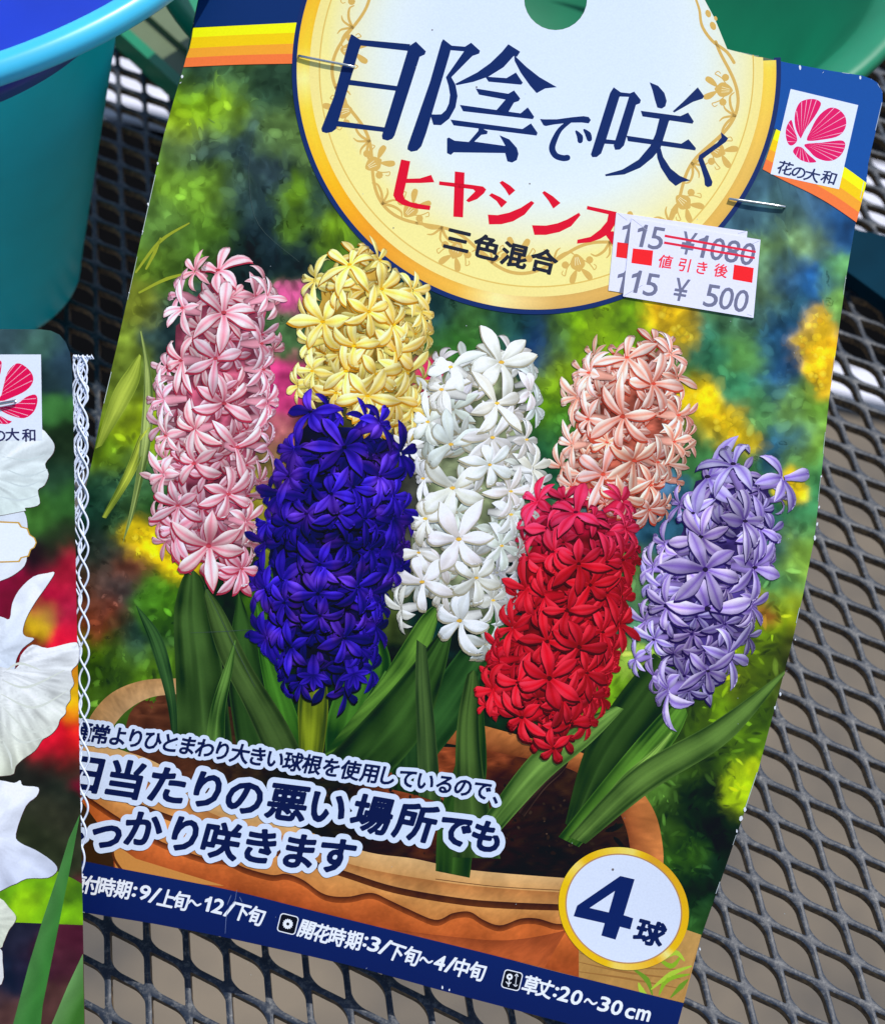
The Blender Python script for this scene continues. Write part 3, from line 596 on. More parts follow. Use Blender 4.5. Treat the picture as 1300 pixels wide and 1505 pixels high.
def floret(ink, x, y, Rr, cl, lay, rot=None, n=6, cen=None, wk=.46, d=(0, 0), shade=True):
    """one hyacinth floret of recurved petals, tilted towards d on the spike"""
    rot = random.uniform(0, 1.05) if rot is None else math.radians(rot)
    lo, mid, dk, sh = cl; tone = random.uniform(.80, 1.12); dd = math.hypot(*d); tau = min(1.0, .85 * dd) + random.uniform(.0, .55)
    o = np.array([d[0], d[1]]) / (dd + 1e-6) if dd > .05 else np.array([math.cos(rot), math.sin(rot)])
    ct, st = math.cos(tau), math.sin(tau)
    # rows: flower frame axes in picture coordinates (x right, y down, z to viewer)
    u = np.array([o[0] * ct, o[1] * ct, -st]); v = np.array([-o[1], o[0], 0.]); w_ = np.array([o[0] * st, o[1] * st, ct])
    t = np.linspace(0, 1, 8); s = np.array([-1, -.78, -.35, 0, .35, .78, 1.]); P = []
    for k in range(n):
        if random.random() < .10: continue
        a = rot + 2 * math.pi * k / n + random.uniform(-.2, .2); c = random.uniform(1.0, 2.9); th = -.45 + c * t ** 1.4 + random.uniform(-.15, .15); L = Rr * random.uniform(.98, 1.38)
        rr = np.r_[0, np.cumsum(np.cos(th[:-1]))] * L / 7 + Rr * .07; zz = -np.r_[0, np.cumsum(np.sin(th[:-1]))] * L / 7
        W = Rr * wk * random.uniform(.85, 1.12) * np.array([.34, .46, .68, .86, .92, .78, .46, .04]); tw = random.uniform(-.5, .5) * t ** 2
        lat = np.outer(W, s) / 2 + (tw * Rr * .5)[:, None]; dz = np.outer(W, .20 * np.abs(s) - .34 * s ** 4) * (.8 + .5 * t)[:, None]
        rad = rr[:, None] + dz * np.sin(th)[:, None]; hh = zz[:, None] + dz * np.cos(th)[:, None]
        A = rad * math.cos(a) - lat * math.sin(a); B = rad * math.sin(a) + lat * math.cos(a)
        X = A[..., None] * u + B[..., None] * v + hh[..., None] * w_
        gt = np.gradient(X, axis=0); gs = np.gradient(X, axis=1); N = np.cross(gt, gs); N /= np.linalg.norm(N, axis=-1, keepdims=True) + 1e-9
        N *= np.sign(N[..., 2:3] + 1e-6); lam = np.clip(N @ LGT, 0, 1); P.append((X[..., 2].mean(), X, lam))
    P.sort(key=lambda q: q[0]); T = t[:, None] + 0 * s; S_ = np.abs(s)[None] + 0 * T
    rib = np.clip(1 - S_ / .5, 0, 1)[..., None] * (1 - .45 * T[..., None]); deep = np.clip(1 - T / .38, 0, 1)[..., None]
    m = 7; fs = [(i * m + j, i * m + j + 1, (i + 1) * m + j + 1, (i + 1) * m + j) for i in range(7) for j in range(6)]
    ptone = [random.uniform(*TONE) for _ in P]
    hue = np.array([random.uniform(.93, 1.06), random.uniform(.95, 1.05), random.uniform(.93, 1.07)])
    if shade and dd > .28:                 # the floret's tube, running back to the stem
        tx, ty = x - o[0] * Rr * .95 * st, y - o[1] * Rr * .95 * st; nx, ny = -o[1], o[0]; vs_ = []; cs_ = []
        for a_, w0 in ((0, .17), (.35, .20), (.7, .15), (1, .11)):
            for b_, kk in ((-1, .35), (-.4, .9), (.4, 1.), (1, .45)):
                vs_.append((x + (tx - x) * a_ + nx * w0 * Rr * b_, y + (ty - y) * a_ + ny * w0 * Rr * b_)); cs_.append((mid * .7 + lo * .3) * kk * (1 - .35 * a_) * tone)
        ink.add(vs_, cs_, [(i * 4 + j, i * 4 + j + 1, (i + 1) * 4 + j + 1, (i + 1) * 4 + j) for i in range(3) for j in range(3)], lay + 1.2 * STEP)
    if shade and dd < .62:
        for q, (z, X, lam) in enumerate(P):
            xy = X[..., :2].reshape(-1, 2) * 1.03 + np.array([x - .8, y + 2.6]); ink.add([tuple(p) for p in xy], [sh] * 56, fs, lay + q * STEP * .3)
    for q, (z, X, lam) in enumerate(P):
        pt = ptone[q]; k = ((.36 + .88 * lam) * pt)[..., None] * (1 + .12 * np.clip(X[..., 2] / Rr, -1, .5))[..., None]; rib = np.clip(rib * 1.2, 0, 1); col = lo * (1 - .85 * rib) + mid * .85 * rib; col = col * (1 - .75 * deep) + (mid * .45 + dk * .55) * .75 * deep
        e = np.clip((S_ - .6) * 3, 0, 1)[..., None] * .5; col = col * (1 - e) + (lo * 1.06) * e
        kk = np.clip(k, 0, 1); col = (col * kk + (dk * .5 + sh * .5) * (1 - kk) * .8) * tone * np.clip(k, .88, 1.16) * hue; tipk = np.clip((T - .72) * 2.2, 0, 1)[..., None] * random.uniform(-.1, .35); col = col * (1 - tipk * .5) + (mid * .8 + lo * .2) * tipk * .5
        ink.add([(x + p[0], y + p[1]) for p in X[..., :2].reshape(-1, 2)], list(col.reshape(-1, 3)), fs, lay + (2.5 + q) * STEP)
    if dd < .75: ink.add(*((lambda c: (c + [(x, y)], [lin(cen)] * (len(c) + 1), [(i, (i + 1) % len(c), len(c)) for i in range(len(c))]))([tuple(np.array(p)) for p in disc(x + o[0] * st * 2, y + o[1] * st * 2, Rr * .085, 7, Rr * .05)])), lay + 9 * STEP)
def bell(ink, x, y, ang, L, cl, lay):
    petal(ink, x, y, math.radians(ang), L, L * .5, 0, cl, lay); ex, ey = x + L * .8 * math.cos(math.radians(ang)), y + L * .8 * math.sin(math.radians(ang))
    for k, da in enumerate((-85, -40, 0, 45, 88)): petal(ink, ex, ey, math.radians(ang + da), L * .62, L * .24, random.uniform(-.4, .4), cl, lay + (k + 1) * STEP)
def spike(label, shape, fl, cols, cen, base_lay, fill_r=30, nfill=60, under=None, wk=.46, bells=(), extra=None, tone=(.80, 1.16)):
    global TONE
    TONE = tone; wk = wk * .88; nfill = int(nfill * 1.15); ink = Ink(); cl = [lin(c) for c in cols]; shp = np.array(smooth(shape, 3), float)
    lo, hi = shp.min(0), shp.max(0)
    def span(y):
        xs = []; j = len(shp) - 1
        for i in range(len(shp)):
            if (shp[i][1] > y) != (shp[j][1] > y): xs.append((shp[j][0] - shp[i][0]) * (y - shp[i][1]) / (shp[j][1] - shp[i][1]) + shp[i][0])
            j = i
        return (min(xs), max(xs)) if len(xs) >= 2 else None
    def face(x, y):
        sp = span(min(max(y, lo[1] + 12), hi[1] - 12))
        if not sp: return (0, 0)
        c = (sp[0] + sp[1]) / 2; h = max((sp[1] - sp[0]) / 2, 20); v = (y - lo[1]) / (hi[1] - lo[1])
        return (max(-1, min(1, (x - c) / h)) * .95, (-.5 * (1 - v * 4) if v < .25 else .25 * (v - .25)))
    c0 = shp.mean(0); core = [(c0[0] + (x - c0[0]) * .78 + random.uniform(-5, 5), c0[1] + (y - c0[1]) * .86 + random.uniform(-5, 5)) for x, y in shp]
    u = under or cols[3]
    ink.poly(core, u, base_lay, fn=lambda V: np.array([lin(u)] * len(V)) * np.exp(2.2 * vn(V, 11, 3))[:, None], L=10)
    lay = base_lay + .0012; pts = []; tries = 0
    while len(pts) < nfill and tries < 4000:
        tries += 1; x, y = random.uniform(lo[0], hi[0]), random.uniform(lo[1], hi[1]); sp = span(y)
        if sp and sp[0] < x < sp[1] and all((x - a) ** 2 + (y - b) ** 2 > (fill_r * .62) ** 2 for a, b in pts): pts.append((x, y))
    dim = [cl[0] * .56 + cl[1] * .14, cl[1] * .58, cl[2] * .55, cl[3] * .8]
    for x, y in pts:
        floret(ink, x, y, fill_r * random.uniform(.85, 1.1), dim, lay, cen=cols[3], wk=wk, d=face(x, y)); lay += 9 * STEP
    for b in bells: bell(ink, b[0], b[1], b[2], b[3], cl, lay); lay += 7 * STEP
    for f in sorted(fl, key=lambda f: -abs(face(f[0], f[1])[0]) - f[1] * .0005):
        floret(ink, f[0], f[1], f[2] * random.uniform(.98, 1.14), cl, lay, rot=f[3] if len(f) > 3 else None, cen=cen, wk=wk * random.uniform(.92, 1.12), d=face(f[0], f[1])); lay += 11 * STEP
    if extra: extra(ink, lay)
    A_ = np.array([v[:2] for v in ink.v]); C_ = np.array(ink.c); amp = 2.2 if label == 'violet blue' else 1.0; C_ = C_ * np.exp(amp * (.55 * vn(A_, 34, 6) + .35 * vn(A_, 13, 9)))[:, None]
    if label == 'red': t_ = (np.clip((835 - A_[:, 1]) / 70, 0, 1) * .5)[:, None]; C_ = C_ * (1 + t_ * np.array([.15, 2.2, 4.5]))      # hazy sky sheen on the upper florets, painted in as a pinker tint
    if label == 'violet blue': t_ = np.clip(vn(A_, 20, 21) * 2.2, 0, .8)[:, None]; C_ = C_ * (.92 + t_ * np.array([2.4, 1.6, .25]))
    ink.c = list(C_)
    return tag(ink.build('printed_hyacinth', PRINT, CARD), 'printed ' + label + ' hyacinth spike')
spike('yellow', [(470, 385), (520, 370), (560, 375), (610, 410), (630, 460), (625, 540), (612, 640), (560, 640), (480, 600), (440, 570), (438, 500), (450, 430)],
  [(514,390,40,-80),(557,383,26),(606,427,32),(462,412,34),(499,421,28),(560,425,42,-80),(475,473,44),(619,458,30),(542,458,32),(577,477,38),(457,503,30),(521,508,42),(582,516,38),(460,545,34),(509,545,38),(553,549,38),(597,549,36),(438,567,28),(494,577,34),(540,582,40),(580,586,36),(605,600,32),(549,610,34)],
  [(255,246,170),(255,222,66),(248,188,34),(190,130,24)], (240,180,10), .014, 30, 40, (150,118,44), tone=(.90, 1.2))
spike('white', [(660, 510), (760, 505), (795, 570), (800, 660), (790, 720), (760, 830), (740, 930), (690, 950), (640, 900), (590, 900), (580, 830), (600, 720), (590, 640), (620, 560)],
  [(736,533,50,-70),(663,540,44,-110),(779,576,30),(650,573,40),(729,593,42),(630,620,38),(772,646,32),(663,653,44),(723,643,40),(719,683,38),(600,656,30),(782,689,34),(623,703,34),(749,722,38),(666,717,48,-75),(626,762,38),(749,756,40),(616,812,32),(736,802,36),(674,792,47,-60),(699,849,38),(621,855,50,-85),(723,882,36),(590,895,36),(676,912,46)],
  [(254,254,250),(244,242,230),(216,212,196),(168,160,132)], (236,186,70), .016, 32, 48, (110,118,84), .50)
spike('pink', [(300, 385), (345, 385), (400, 410), (410, 480), (412, 560), (400, 640), (385, 700), (375, 800), (370, 860), (330, 860), (290, 830), (235, 790), (225, 690), (225, 600), (235, 500), (250, 440)],
  [(321,398,40,-85),(393,436,34),(269,453,34),(329,460,44,-70),(383,505,34),(267,530,38,-75),(317,527,40,-65),(386,543,36),(241,588,34),(393,591,36),(329,593,40),(245,640,32),(286,632,38),(393,657,32),(348,657,42),(241,698,34),(286,681,42),(335,726,46),(262,743,38),(362,767,32),(259,777,40),(355,836,30),(307,802,48,-80)],
  [(255,230,234),(248,124,150),(224,84,112),(172,50,70)], (200,70,80), .018, 32, 48, (140,62,80), tone=(.88, 1.2))
def stem1(ink, lay): brush(ink, [(916, 540), (914, 590)], [11, 11], (110, 55, 50), lay)
spike('salmon pink', [(890, 515), (940, 500), (1000, 510), (1015, 580), (1018, 650), (990, 720), (965, 770), (920, 760), (820, 720), (815, 680), (830, 620), (840, 540)],
  [(985,520,28),(866,548,38),(921,526,42,-85),(995,556,30),(848,584,32),(959,564,42,-60),(864,616,34),(995,610,34),(989,649,34),(892,650,30),(915,612,48,-60),(840,655,34),(965,679,34),(824,687,36),(931,677,40),(886,697,44,-100),(840,715,30),(955,713,36),(915,729,34),(953,749,28)],
  [(255,232,216),(255,146,112),(238,108,80),(184,70,48)], (225,80,60), .020, 28, 40, (150,74,56), .42, tone=(.92, 1.22))
spike('violet blue', [(440, 590), (480, 600), (560, 610), (600, 660), (598, 740), (595, 810), (580, 870), (560, 950), (540, 1010), (450, 1020), (390, 980), (370, 930), (375, 850), (375, 760), (405, 680)],
  [(457,606,38,-90),(558,622,36),(431,661,34),(506,658,44,-90),(588,667,36),(425,700,36),(558,700,34),(412,726,38),(519,716,34),(487,726,34),(578,729,34),(451,755,32),(392,768,34),(422,772,32),(497,755,32),(536,762,34),(578,762,34),(389,798,34),(510,798,32),(438,807,38),(545,807,36),(578,814,36),(470,830,36),(575,837,30),(415,853,36),(392,866,32),(467,873,32),(526,863,34),(545,873,32),(418,886,30),(470,905,34),(536,895,30),(415,921,34),(552,921,32),(392,938,34),(506,938,34),(428,951,34),(529,951,32)],
  [(66,42,204),(34,12,140),(14,6,78),(4,3,26)], (16,10,56), .022, 30, 60, (10,8,48), .52, bells=[(461,962,92,38),(510,962,70,38)], tone=(.34, 1.30))
spike('red', [(780, 730), (850, 735), (930, 740), (935, 800), (930, 880), (920, 950), (890, 1010), (860, 1080), (815, 1110), (760, 1070), (710, 1020), (730, 960), (755, 880), (765, 800)],
  [(789,737,36,-60),(846,754,42,-95),(913,737,32),(804,777,34),(919,777,34),(776,820,38),(890,826,38),(913,823,34),(813,811,34),(850,829,36),(867,860,34),(773,866,36),(913,877,36),(799,877,36),(890,871,38),(833,897,40),(753,923,36),(910,917,36),(884,929,38),(850,951,40),(804,943,42),(901,957,36),(733,971,34),(761,1003,34),(890,986,34),(861,989,36),(724,1014,38),(807,997,44),(867,1023,36),(827,1029,38),(713,1037,24),(767,1054,44),(861,1060,30),(839,1063,40),(813,1100,30)],
  [(250,50,66),(224,8,28),(156,2,14),(76,0,6)], (90,0,20), .024, 30, 56, (120,0,16), .50, tone=(.62, 1.25))
spike('lilac', [(1020, 690), (1080, 670), (1150, 690), (1150, 740), (1140, 800), (1120, 880), (1100, 950), (1060, 1010), (990, 1020), (940, 970), (935, 900), (960, 830), (985, 770)],
  [(1077,683,46,-85),(1040,701,50),(1150,703,46,-100),(1019,754,36),(1116,777,38),(1093,766,46),(976,800,36),(1030,789,48),(1107,834,44),(959,834,36),(1036,837,52,-80),(970,863,36),(1104,891,32),(979,891,40),(947,914,34),(1039,894,54,-90),(961,940,32),(933,969,24),(1039,986,36),(1070,963,42),(981,1014,50)],
  [(222,206,246),(140,98,208),(88,52,152),(44,28,88)], (44,34,60), .0215, 30, 36, (58,44,100), .46, tone=(.66, 1.2))
# ------------------------------------------------------------------ badge, bands, stripes
NAVY = (22, 52, 112)
nav = Ink()
def ringfill(ink, r0, r1, f, lay, a0=0, a1=360, n=220, m=2, cx=BCX, cy=BCY):
    vs = []; cs = []; fs = []
    for i in range(n + 1):
        a = math.radians(a0 + (a1 - a0) * i / n)
        for j in range(m + 1):
            r = r0 + (r1 - r0) * j / m; p = (cx + r * math.cos(a), cy + r * math.sin(a)); vs.append(p); cs.append(f(a, j / m, p))
    for i in range(n):
        for j in range(m): b = i * (m + 1) + j; fs.append((b, b + 1, b + m + 2, b + m + 1))
    ink.add(vs, cs, fs, lay)
def ang(x, y): return math.degrees(math.atan2(y - BCY, x - BCX))
def arc(r, a0, a1, n): return [(BCX + r * math.cos(math.radians(a0 + (a1 - a0) * i / n)), BCY + r * math.sin(math.radians(a0 + (a1 - a0) * i / n))) for i in range(n + 1)]
aL = ang(284, 41)
nav.poly([(312, -98), (284, 40), (360, 37), (439, 33)] + arc(358, 191, 214, 8) , (20, 50, 104), .026)
SL = [[(284, 41), (360, 37), (439, 33)], [(282, 55), (360, 51), (437, 48)], [(278.6, 71), (358, 67), (434.5, 64)], [(273.5, 85), (352, 81), (432, 79)], [(270, 98.6), (350, 95), (429, 93.5)]]
SCOL = [(255, 245, 0), (255, 205, 18), (255, 165, 50), (250, 122, 62)]
for k in range(4): strip(nav, SL[k], SL[k + 1], SCOL[k], SCOL[k], .0265, 12, 1)
nav.build('corner_panel', PRINT, CARD); nav = Ink()
TR = tf([(300, 600), (500, 700), (700, 810), (905, 935), (1098, 1075)], 1090, 90, 6.019); BR = tf([(180, 955), (380, 1060), (600, 1165), (800, 1280), (1010, 1425)], 1090, 90, 6.019)
nav.poly([(1132, 87), (1160, 93), (1220, 104), (1266, 111), (1280, 116), (1289, 122), (1296, 135), (1296, 150), (1275, 240)] + TR[::-1] + arc(355, ang(*TR[0]), -2, 6), (18, 80, 156), .026)  # navy like the left panel, brightened by sky reflection painted in
lerp = lambda A, B, t: [(a[0] * (1 - t) + b[0] * t, a[1] * (1 - t) + b[1] * t) for a, b in zip(A, B)]
for k in range(4): strip(nav, lerp(TR, BR, k / 4), lerp(TR, BR, (k + 1) / 4), SCOL[k], SCOL[k], .0265, 26, 1)
nav.build('corner_panel', PRINT, CARD); nav = Ink()
nb_t = [(-5, 1244), (124, 1266), (172, 1275.6), (331, 1306.7), (430, 1331), (520, 1353.5), (620, 1378), (723.5, 1403.7), (825, 1430), (927, 1455), (1004, 1474.5)]
nb_b = [(-5, 1318), (124, 1341), (228, 1358), (332, 1378), (450, 1404), (538, 1425), (653, 1457), (767, 1487), (840, 1506), (985, 1545)]
strip(nav, nb_t, nb_b, (18, 38, 96), (14, 34, 88), .026, 80, 5)
nav.build('bottom_band', PRINT, CARD)
badge = Ink()
ringfill(badge, 349, 359, lambda a, u, p: lin((28, 48, 100)), .0275, -3, 215)
def gold(a, u, p):
    d = math.degrees(a) % 360
    ks = [(0, (250, 205, 70)), (25, (222, 178, 84)), (60, (215, 165, 78)), (85, (214, 170, 92)), (100, (250, 225, 150)), (110, (232, 178, 70)), (135, (228, 150, 40)), (150, (246, 176, 30)), (170, (255, 205, 60)), (178, (255, 228, 140)), (186, (255, 198, 50)), (215, (250, 160, 40)), (340, (255, 200, 60)), (350, (255, 235, 160)), (360, (250, 205, 70))]
    c = [np.interp(d, [k[0] for k in ks], [k[1][i] for k in ks]) for i in range(3)]
    return lin(c) * (1 + .12 * math.sin(u * 3.1))
def clipdisc(r, f, lay, L=7):
    # badge disc cut by the card's outline at the top right
    pts = arc(r, -2.2 if r > 345 else -3.2, 213, 150)
    top = [(545, -50), (560, -80), (620, -130), (700, -160), (790, -170), (880, -160), (960, -120), (1010, -50), (1035, 0), (1050, 28), (1068, 72), (1075, 74)]
    P = pts + [(558, -80)] + top[2:]
    if r > 322: P.append((BCX + r - 8, 89 - (352 - r) * .22 + -1))
    badge.poly(P, None, lay, [disc(816, -2, 46.3, 28)], L, fn=f)
def cream(V):
    d = np.hypot(V[:, 0] - 800, (V[:, 1] - 70) * 1.03); dl = np.hypot(V[:, 0] - BCX, V[:, 1] - BCY)
    k = np.clip((d - 150) / 170, 0, 1) ** 1.3; a = lin((218, 230, 247)); m_ = lin((226, 235, 228)); b = lin((244, 231, 146))
    C = np.where(k[:, None] < .4, a * (1 - k[:, None] / .4) + m_ * k[:, None] / .4, m_ * (1 - (k[:, None] - .4) / .6) + b * (k[:, None] - .4) / .6)
    e = np.clip((dl - 318) / 3, 0, 1)[:, None]; C = C * (1 - e) + lin((244, 226, 140)) * e
    return C
ringfill(badge, 329, 352, gold, .0285, -2.4, 213)
clipdisc(333, cream, .0292, 9)
ringfill(badge, 317.5, 319.5, lambda a, u, p: lin((226, 190, 96)), .0298, -4, 210)
badge.build('title_badge', PRINT, CARD)
orn = Ink(); OG = (216, 176, 92)
def pol(a, r): return (BCX + 12 * 0 + r * math.cos(math.radians(a)), BCY + r * math.sin(math.radians(a)))
def cluster(a, r, s, fl):
    x, y = pol(a, r); t = math.radians(a) + (0 if fl > 0 else math.pi)
    def q(u, v): return (x + s * (u * math.cos(t) - v * math.sin(t)), y + s * (u * math.sin(t) + v * math.cos(t)))
    orn.poly(smooth([q(-10, 0), q(-3, -7), q(4, -8), q(9, -3), q(11, 0), q(9, 3), q(4, 8), q(-3, 7)], 3), OG, .0302)
    for v in (-1, 1):
        orn.poly(smooth([q(8, 3 * v), q(12, 3 * v), q(22, 8 * v), q(21, 13 * v), q(15, 12 * v), q(10, 7 * v)], 3), OG, .0303)
        orn.poly(disc(*q(0, 14 * v), 4.2 * s, 9), OG, .0303)
        brush(orn, [q(-2, 6 * v), q(3, 12 * v), q(8, 15 * v), q(12, 17 * v), q(9, 20 * v), q(6, 18 * v)], [1.6, 1.6, 1.2], OG, .0304)
    for v in (-3, 0, 3): brush(orn, [q(-6, v * .5), q(3, v)], [.9, .9], (240, 230, 175), .0306)
vr = 283
for k, (a0, a1) in enumerate(((-9, 62), (62, 128), (128, 212))):
    pts = [pol(a, vr + 17 * math.sin(math.radians(a * 8.5))) for a in np.arange(a0, a1 + 1, 3)]
    brush(orn, pts, [4.6, 5, 4.4], OG, .0300, 3)
for k, a in enumerate(np.arange(-14, 210, 9.0)):
    ph = math.sin(math.radians(a * 8.5)); sg = -1 if ph > 0 else 1
    if k % 2 == 0: (cluster(a + 2, vr + sg * 6, 1.3, sg) if a > -7 else None)
    else:
        for dd in ((-1, 1) if a > -4 else ()):
            p0 = pol(a, vr + 17 * ph); p1 = pol(a + 2.5 * dd, vr + 17 * ph + 9 * sg); p2 = pol(a + 5.2 * dd, vr + 17 * ph + 12 * sg); p3 = pol(a + 6.5 * dd, vr + 17 * ph + 7 * sg)
            brush(orn, [p0, p1, p2, p3], [4.2, 3.8, 1.4], OG, .0301)
            brush(orn, [p0, pol(a + 1.2 * dd, vr + 17 * ph + 15 * sg), pol(a + 2.6 * dd, vr + 17 * ph + 20 * sg)], [4, 3, 1.2], OG, .0301)
brush(orn, [(1020, -6), (1027, 14), (1031, 38), (1046, 60), (1067, 76), (1078, 92)], [3, 4.6, 4.6], OG, .0300)
for px, py, r in ((1040, 20, 5), (1047, 38, 5.5), (1051, 27, 3)): orn.poly(disc(px, py, r * .8, 9, r * 1.2, -.4), OG, .0303)
orn.build('gold_ornament', PRINT, CARD)
# ------------------------------------------------------------------ title lettering (brush-style characters)
TI = (20, 44, 98)
ttl = Ink(); LT = .0312
Z1 = [
 [(203,36),(262,74),(245,118),(128,520),(122,540),(100,556),(70,562),(48,555),(44,538),(110,370),(190,70)],
 [(250,66),(515,90),(505,126),(240,96)],
 [(545,76),(598,128),(592,145),(565,157),(432,575),(420,592),(395,602),(368,594),(365,575),(500,130),(505,103)],
 [(186,278),(452,313),(442,338),(178,305)], [(120,496),(390,533),(382,557),(115,525)],
 [(690,63),(735,98),(722,150),(600,560),(574,632),(552,655),(520,661),(500,648),(502,630),(620,290),(680,80)],
 [(726,97),(805,103),(838,82),(885,125),(880,140),(845,152),(733,265),(755,305),(766,365),(755,425),(722,485),(678,520),(638,518),(620,462),(650,463),(680,462),(704,440),(720,405),(726,360),(718,310),(704,265),(800,128),(728,122)],
 [(1035,90),(1098,130),(1080,157),(1064,152),(1010,212),(930,262),(850,290),(760,308),(754,300),(870,240),(940,190),(1000,132)],
 [(1066,148),(1130,210),(1200,265),(1292,318),(1230,325),(1185,350),(1150,310),(1100,240),(1068,178)],
 [(912,262),(1025,270),(1075,240),(1112,295),(1102,305),(930,289)],
 [(862,325),(1035,353),(1065,335),(1098,378),(1090,392),(1065,400),(1028,462),(970,442),(1020,384),(880,358)],
 [(778,412),(1100,457),(1138,425),(1172,475),(1165,488),(795,446)],
 [(728,490),(1110,540),(1155,510),(1190,560),(1185,575),(745,521)],
 [(878,528),(926,552),(922,567),(892,571),(855,607),(1020,630),(1040,655),(1030,668),(745,664),(730,678),(710,668),(710,590),(720,585),(750,602),(825,609),(876,550)],
 [(988,573),(1040,595),(1080,640),(1089,672),(1080,705),(1055,718),(1030,712),(1016,660),(1025,640)]]
for p in Z1: ttl.poly(tf(p, 460, 40, 3.611), TI, LT, L=16); LT += 1.5e-5
Z2 = [
 [(126,286),(150,288),(220,288),(300,277),(370,270),(400,275),(412,292),(400,311),(360,306),(290,307),(200,318),(160,326),(146,322)],
 [(540,108),(585,140),(572,165),(498,402),(470,480),(445,500),(420,501),(412,485),(520,140)],
 [(578,136),(632,142),(655,132),(693,180),(688,198),(665,207),(598,435),(575,458),(548,460),(540,435),(626,162),(570,160)],
 [(494,400),(550,406),(545,429),(488,425)],
 [(742,80),(790,100),(825,140),(838,185),(830,215),(810,228),(785,222),(772,180),(758,125)],
 [(1012,108),(1048,158),(1040,172),(985,190),(880,250),(872,243),(930,190),(975,145)],
 [(692,240),(915,270),(958,250),(990,300),(982,313),(702,272)],
 [(800,272),(862,284),(850,300),(803,450),(760,503),(690,560),(600,598),(495,608),(492,598),(590,570),(680,515),(745,438),(775,370)],
 [(612,380),(920,425),(960,400),(1002,450),(998,463),(620,411)],
 [(800,438),(818,500),(860,565),(910,605),(972,632),(925,640),(888,663),(850,630),(805,560),(785,505),(780,460)],
 [(1142,360),(1183,395),(1170,415),(1042,508),(1062,560),(1095,640),(1090,662),(1068,670),(1052,658),(1048,620),(1030,560),(1014,515),(1020,490),(1120,420),(1145,390)]]
for p in Z2: ttl.poly(tf(p, 760, 100, 3.824), TI, LT, L=16); LT += 1.5e-5
b2 = lambda pts, ws: brush(ttl, tf(pts, 760, 100, 3.824), [w_ / 3.824 for w_ in ws], TI, LT)
b2([(300, 295), (240, 345), (205, 410), (195, 455), (215, 492), (255, 506), (280, 504)], [20, 26, 34, 36, 34, 34, 34]); LT += 2e-5
b2([(330, 356), (350, 385), (352, 408)], [12, 34, 30]); b2([(375, 348), (396, 372), (404, 398)], [12, 34, 30])
ttl.build('title_lettering', PRINT, CARD)
sub = Ink(); RD = (222, 14, 48)
Z3 = [[(103,50),(150,60),(133,150),(200,148),(258,130),(274,168),(205,172),(128,172),(114,232),(122,255),(150,270),(200,281),(255,290),(250,312),(180,304),(110,285),(75,262),(62,235),(80,150)],
 [(380,112),(430,118),(422,350),(372,346)], [(300,163),(470,182),(525,190),(542,205),(530,225),(495,255),(450,272),(438,262),(485,215),(475,205),(298,182)],
 [(610,170),(625,160),(665,185),(692,210),(660,238),(640,205)], [(556,236),(570,224),(615,245),(650,270),(620,300),(595,265)],
 [(550,335),(600,338),(660,325),(720,300),(775,264),(790,275),(740,335),(680,370),(620,385),(556,386)],
 [(830,222),(842,213),(885,240),(925,275),(888,304),(862,262)], [(778,390),(850,392),(910,380),(960,360),(1020,325),(1028,338),(980,395),(920,425),(850,440),(790,440)],
 [(1063,290),(1215,322),(1208,380),(1180,430),(1130,460),(1080,478),(1010,485),(1012,465),(1080,450),(1130,412),(1165,370),(1172,334),(1060,308)], [(1150,430),(1195,420),(1240,470),(1200,500)]]
for k, p in enumerate(Z3): sub.poly(tf(p, 560, 220, 3.514), RD, .0312 + k * 2e-5, L=16)
for ch, x, y in (('三', 672.4, 353), ('色', 715, 363.7), ('混', 756, 375), ('合', 799, 383.6)): put(sub, ch, x, y, 41, 37, 13.5, (36, 40, 52), .0313, 1.3)
sub.build('subtitle_lettering', PRINT, CARD)
# slogan with pale outline
slo = Ink(); OC = (214, 226, 248); SN = (18, 30, 74); lay = .0305
def outlined(chars, cen, wdt, hgt, bold, rad):
    G = along(chars, cen)
    for q, (ch, x, y, a) in enumerate(G):
        w_, h_ = (wdt * .84, hgt * .86) if ch in 'でも' and wdt > 40 else (wdt, hgt)
        put(slo, ch, x, y, w_, h_, a, OC, .0305 + q * 1.2e-4, rad, .12)
    for q, (ch, x, y, a) in enumerate(G):
        w_, h_ = (wdt * .84, hgt * .86) if ch in 'でも' and wdt > 40 else (wdt, hgt)
        put(slo, ch, x, y, w_, h_, a, SN, .0350, bold, .12)
outlined('通常よりひとまわり大きい球根を使用しているので、', [(0,122,1075),(1,148,1079),(4,225.5,1088),(8,327,1103.5),(12,431,1119.5),(16,543,1136),(18,598,1143.7),(22,708,1161),(23,731,1168)], 29, 30, .9, 6.5)
outlined('日当たりの悪い場所でも', [(0,128,1137),(1,185,1145),(2,247,1154),(3,305.5,1160.6),(4,360,1170.7),(5,423,1179),(6,482.8,1186),(7,547,1197),(8,611,1208),(9,668.5,1220),(10,715,1229)], 61, 58, 2.05, 10)
outlined('しっかり咲きます', [(0,106,1216),(1,158,1222),(2,211.5,1217.7),(3,272.5,1226),(4,326,1235.5),(5,383,1243),(6,441,1251),(7,495,1257.5)], 58, 56, 2.1, 10)
slo.build('slogan_lettering', PRINT, CARD)
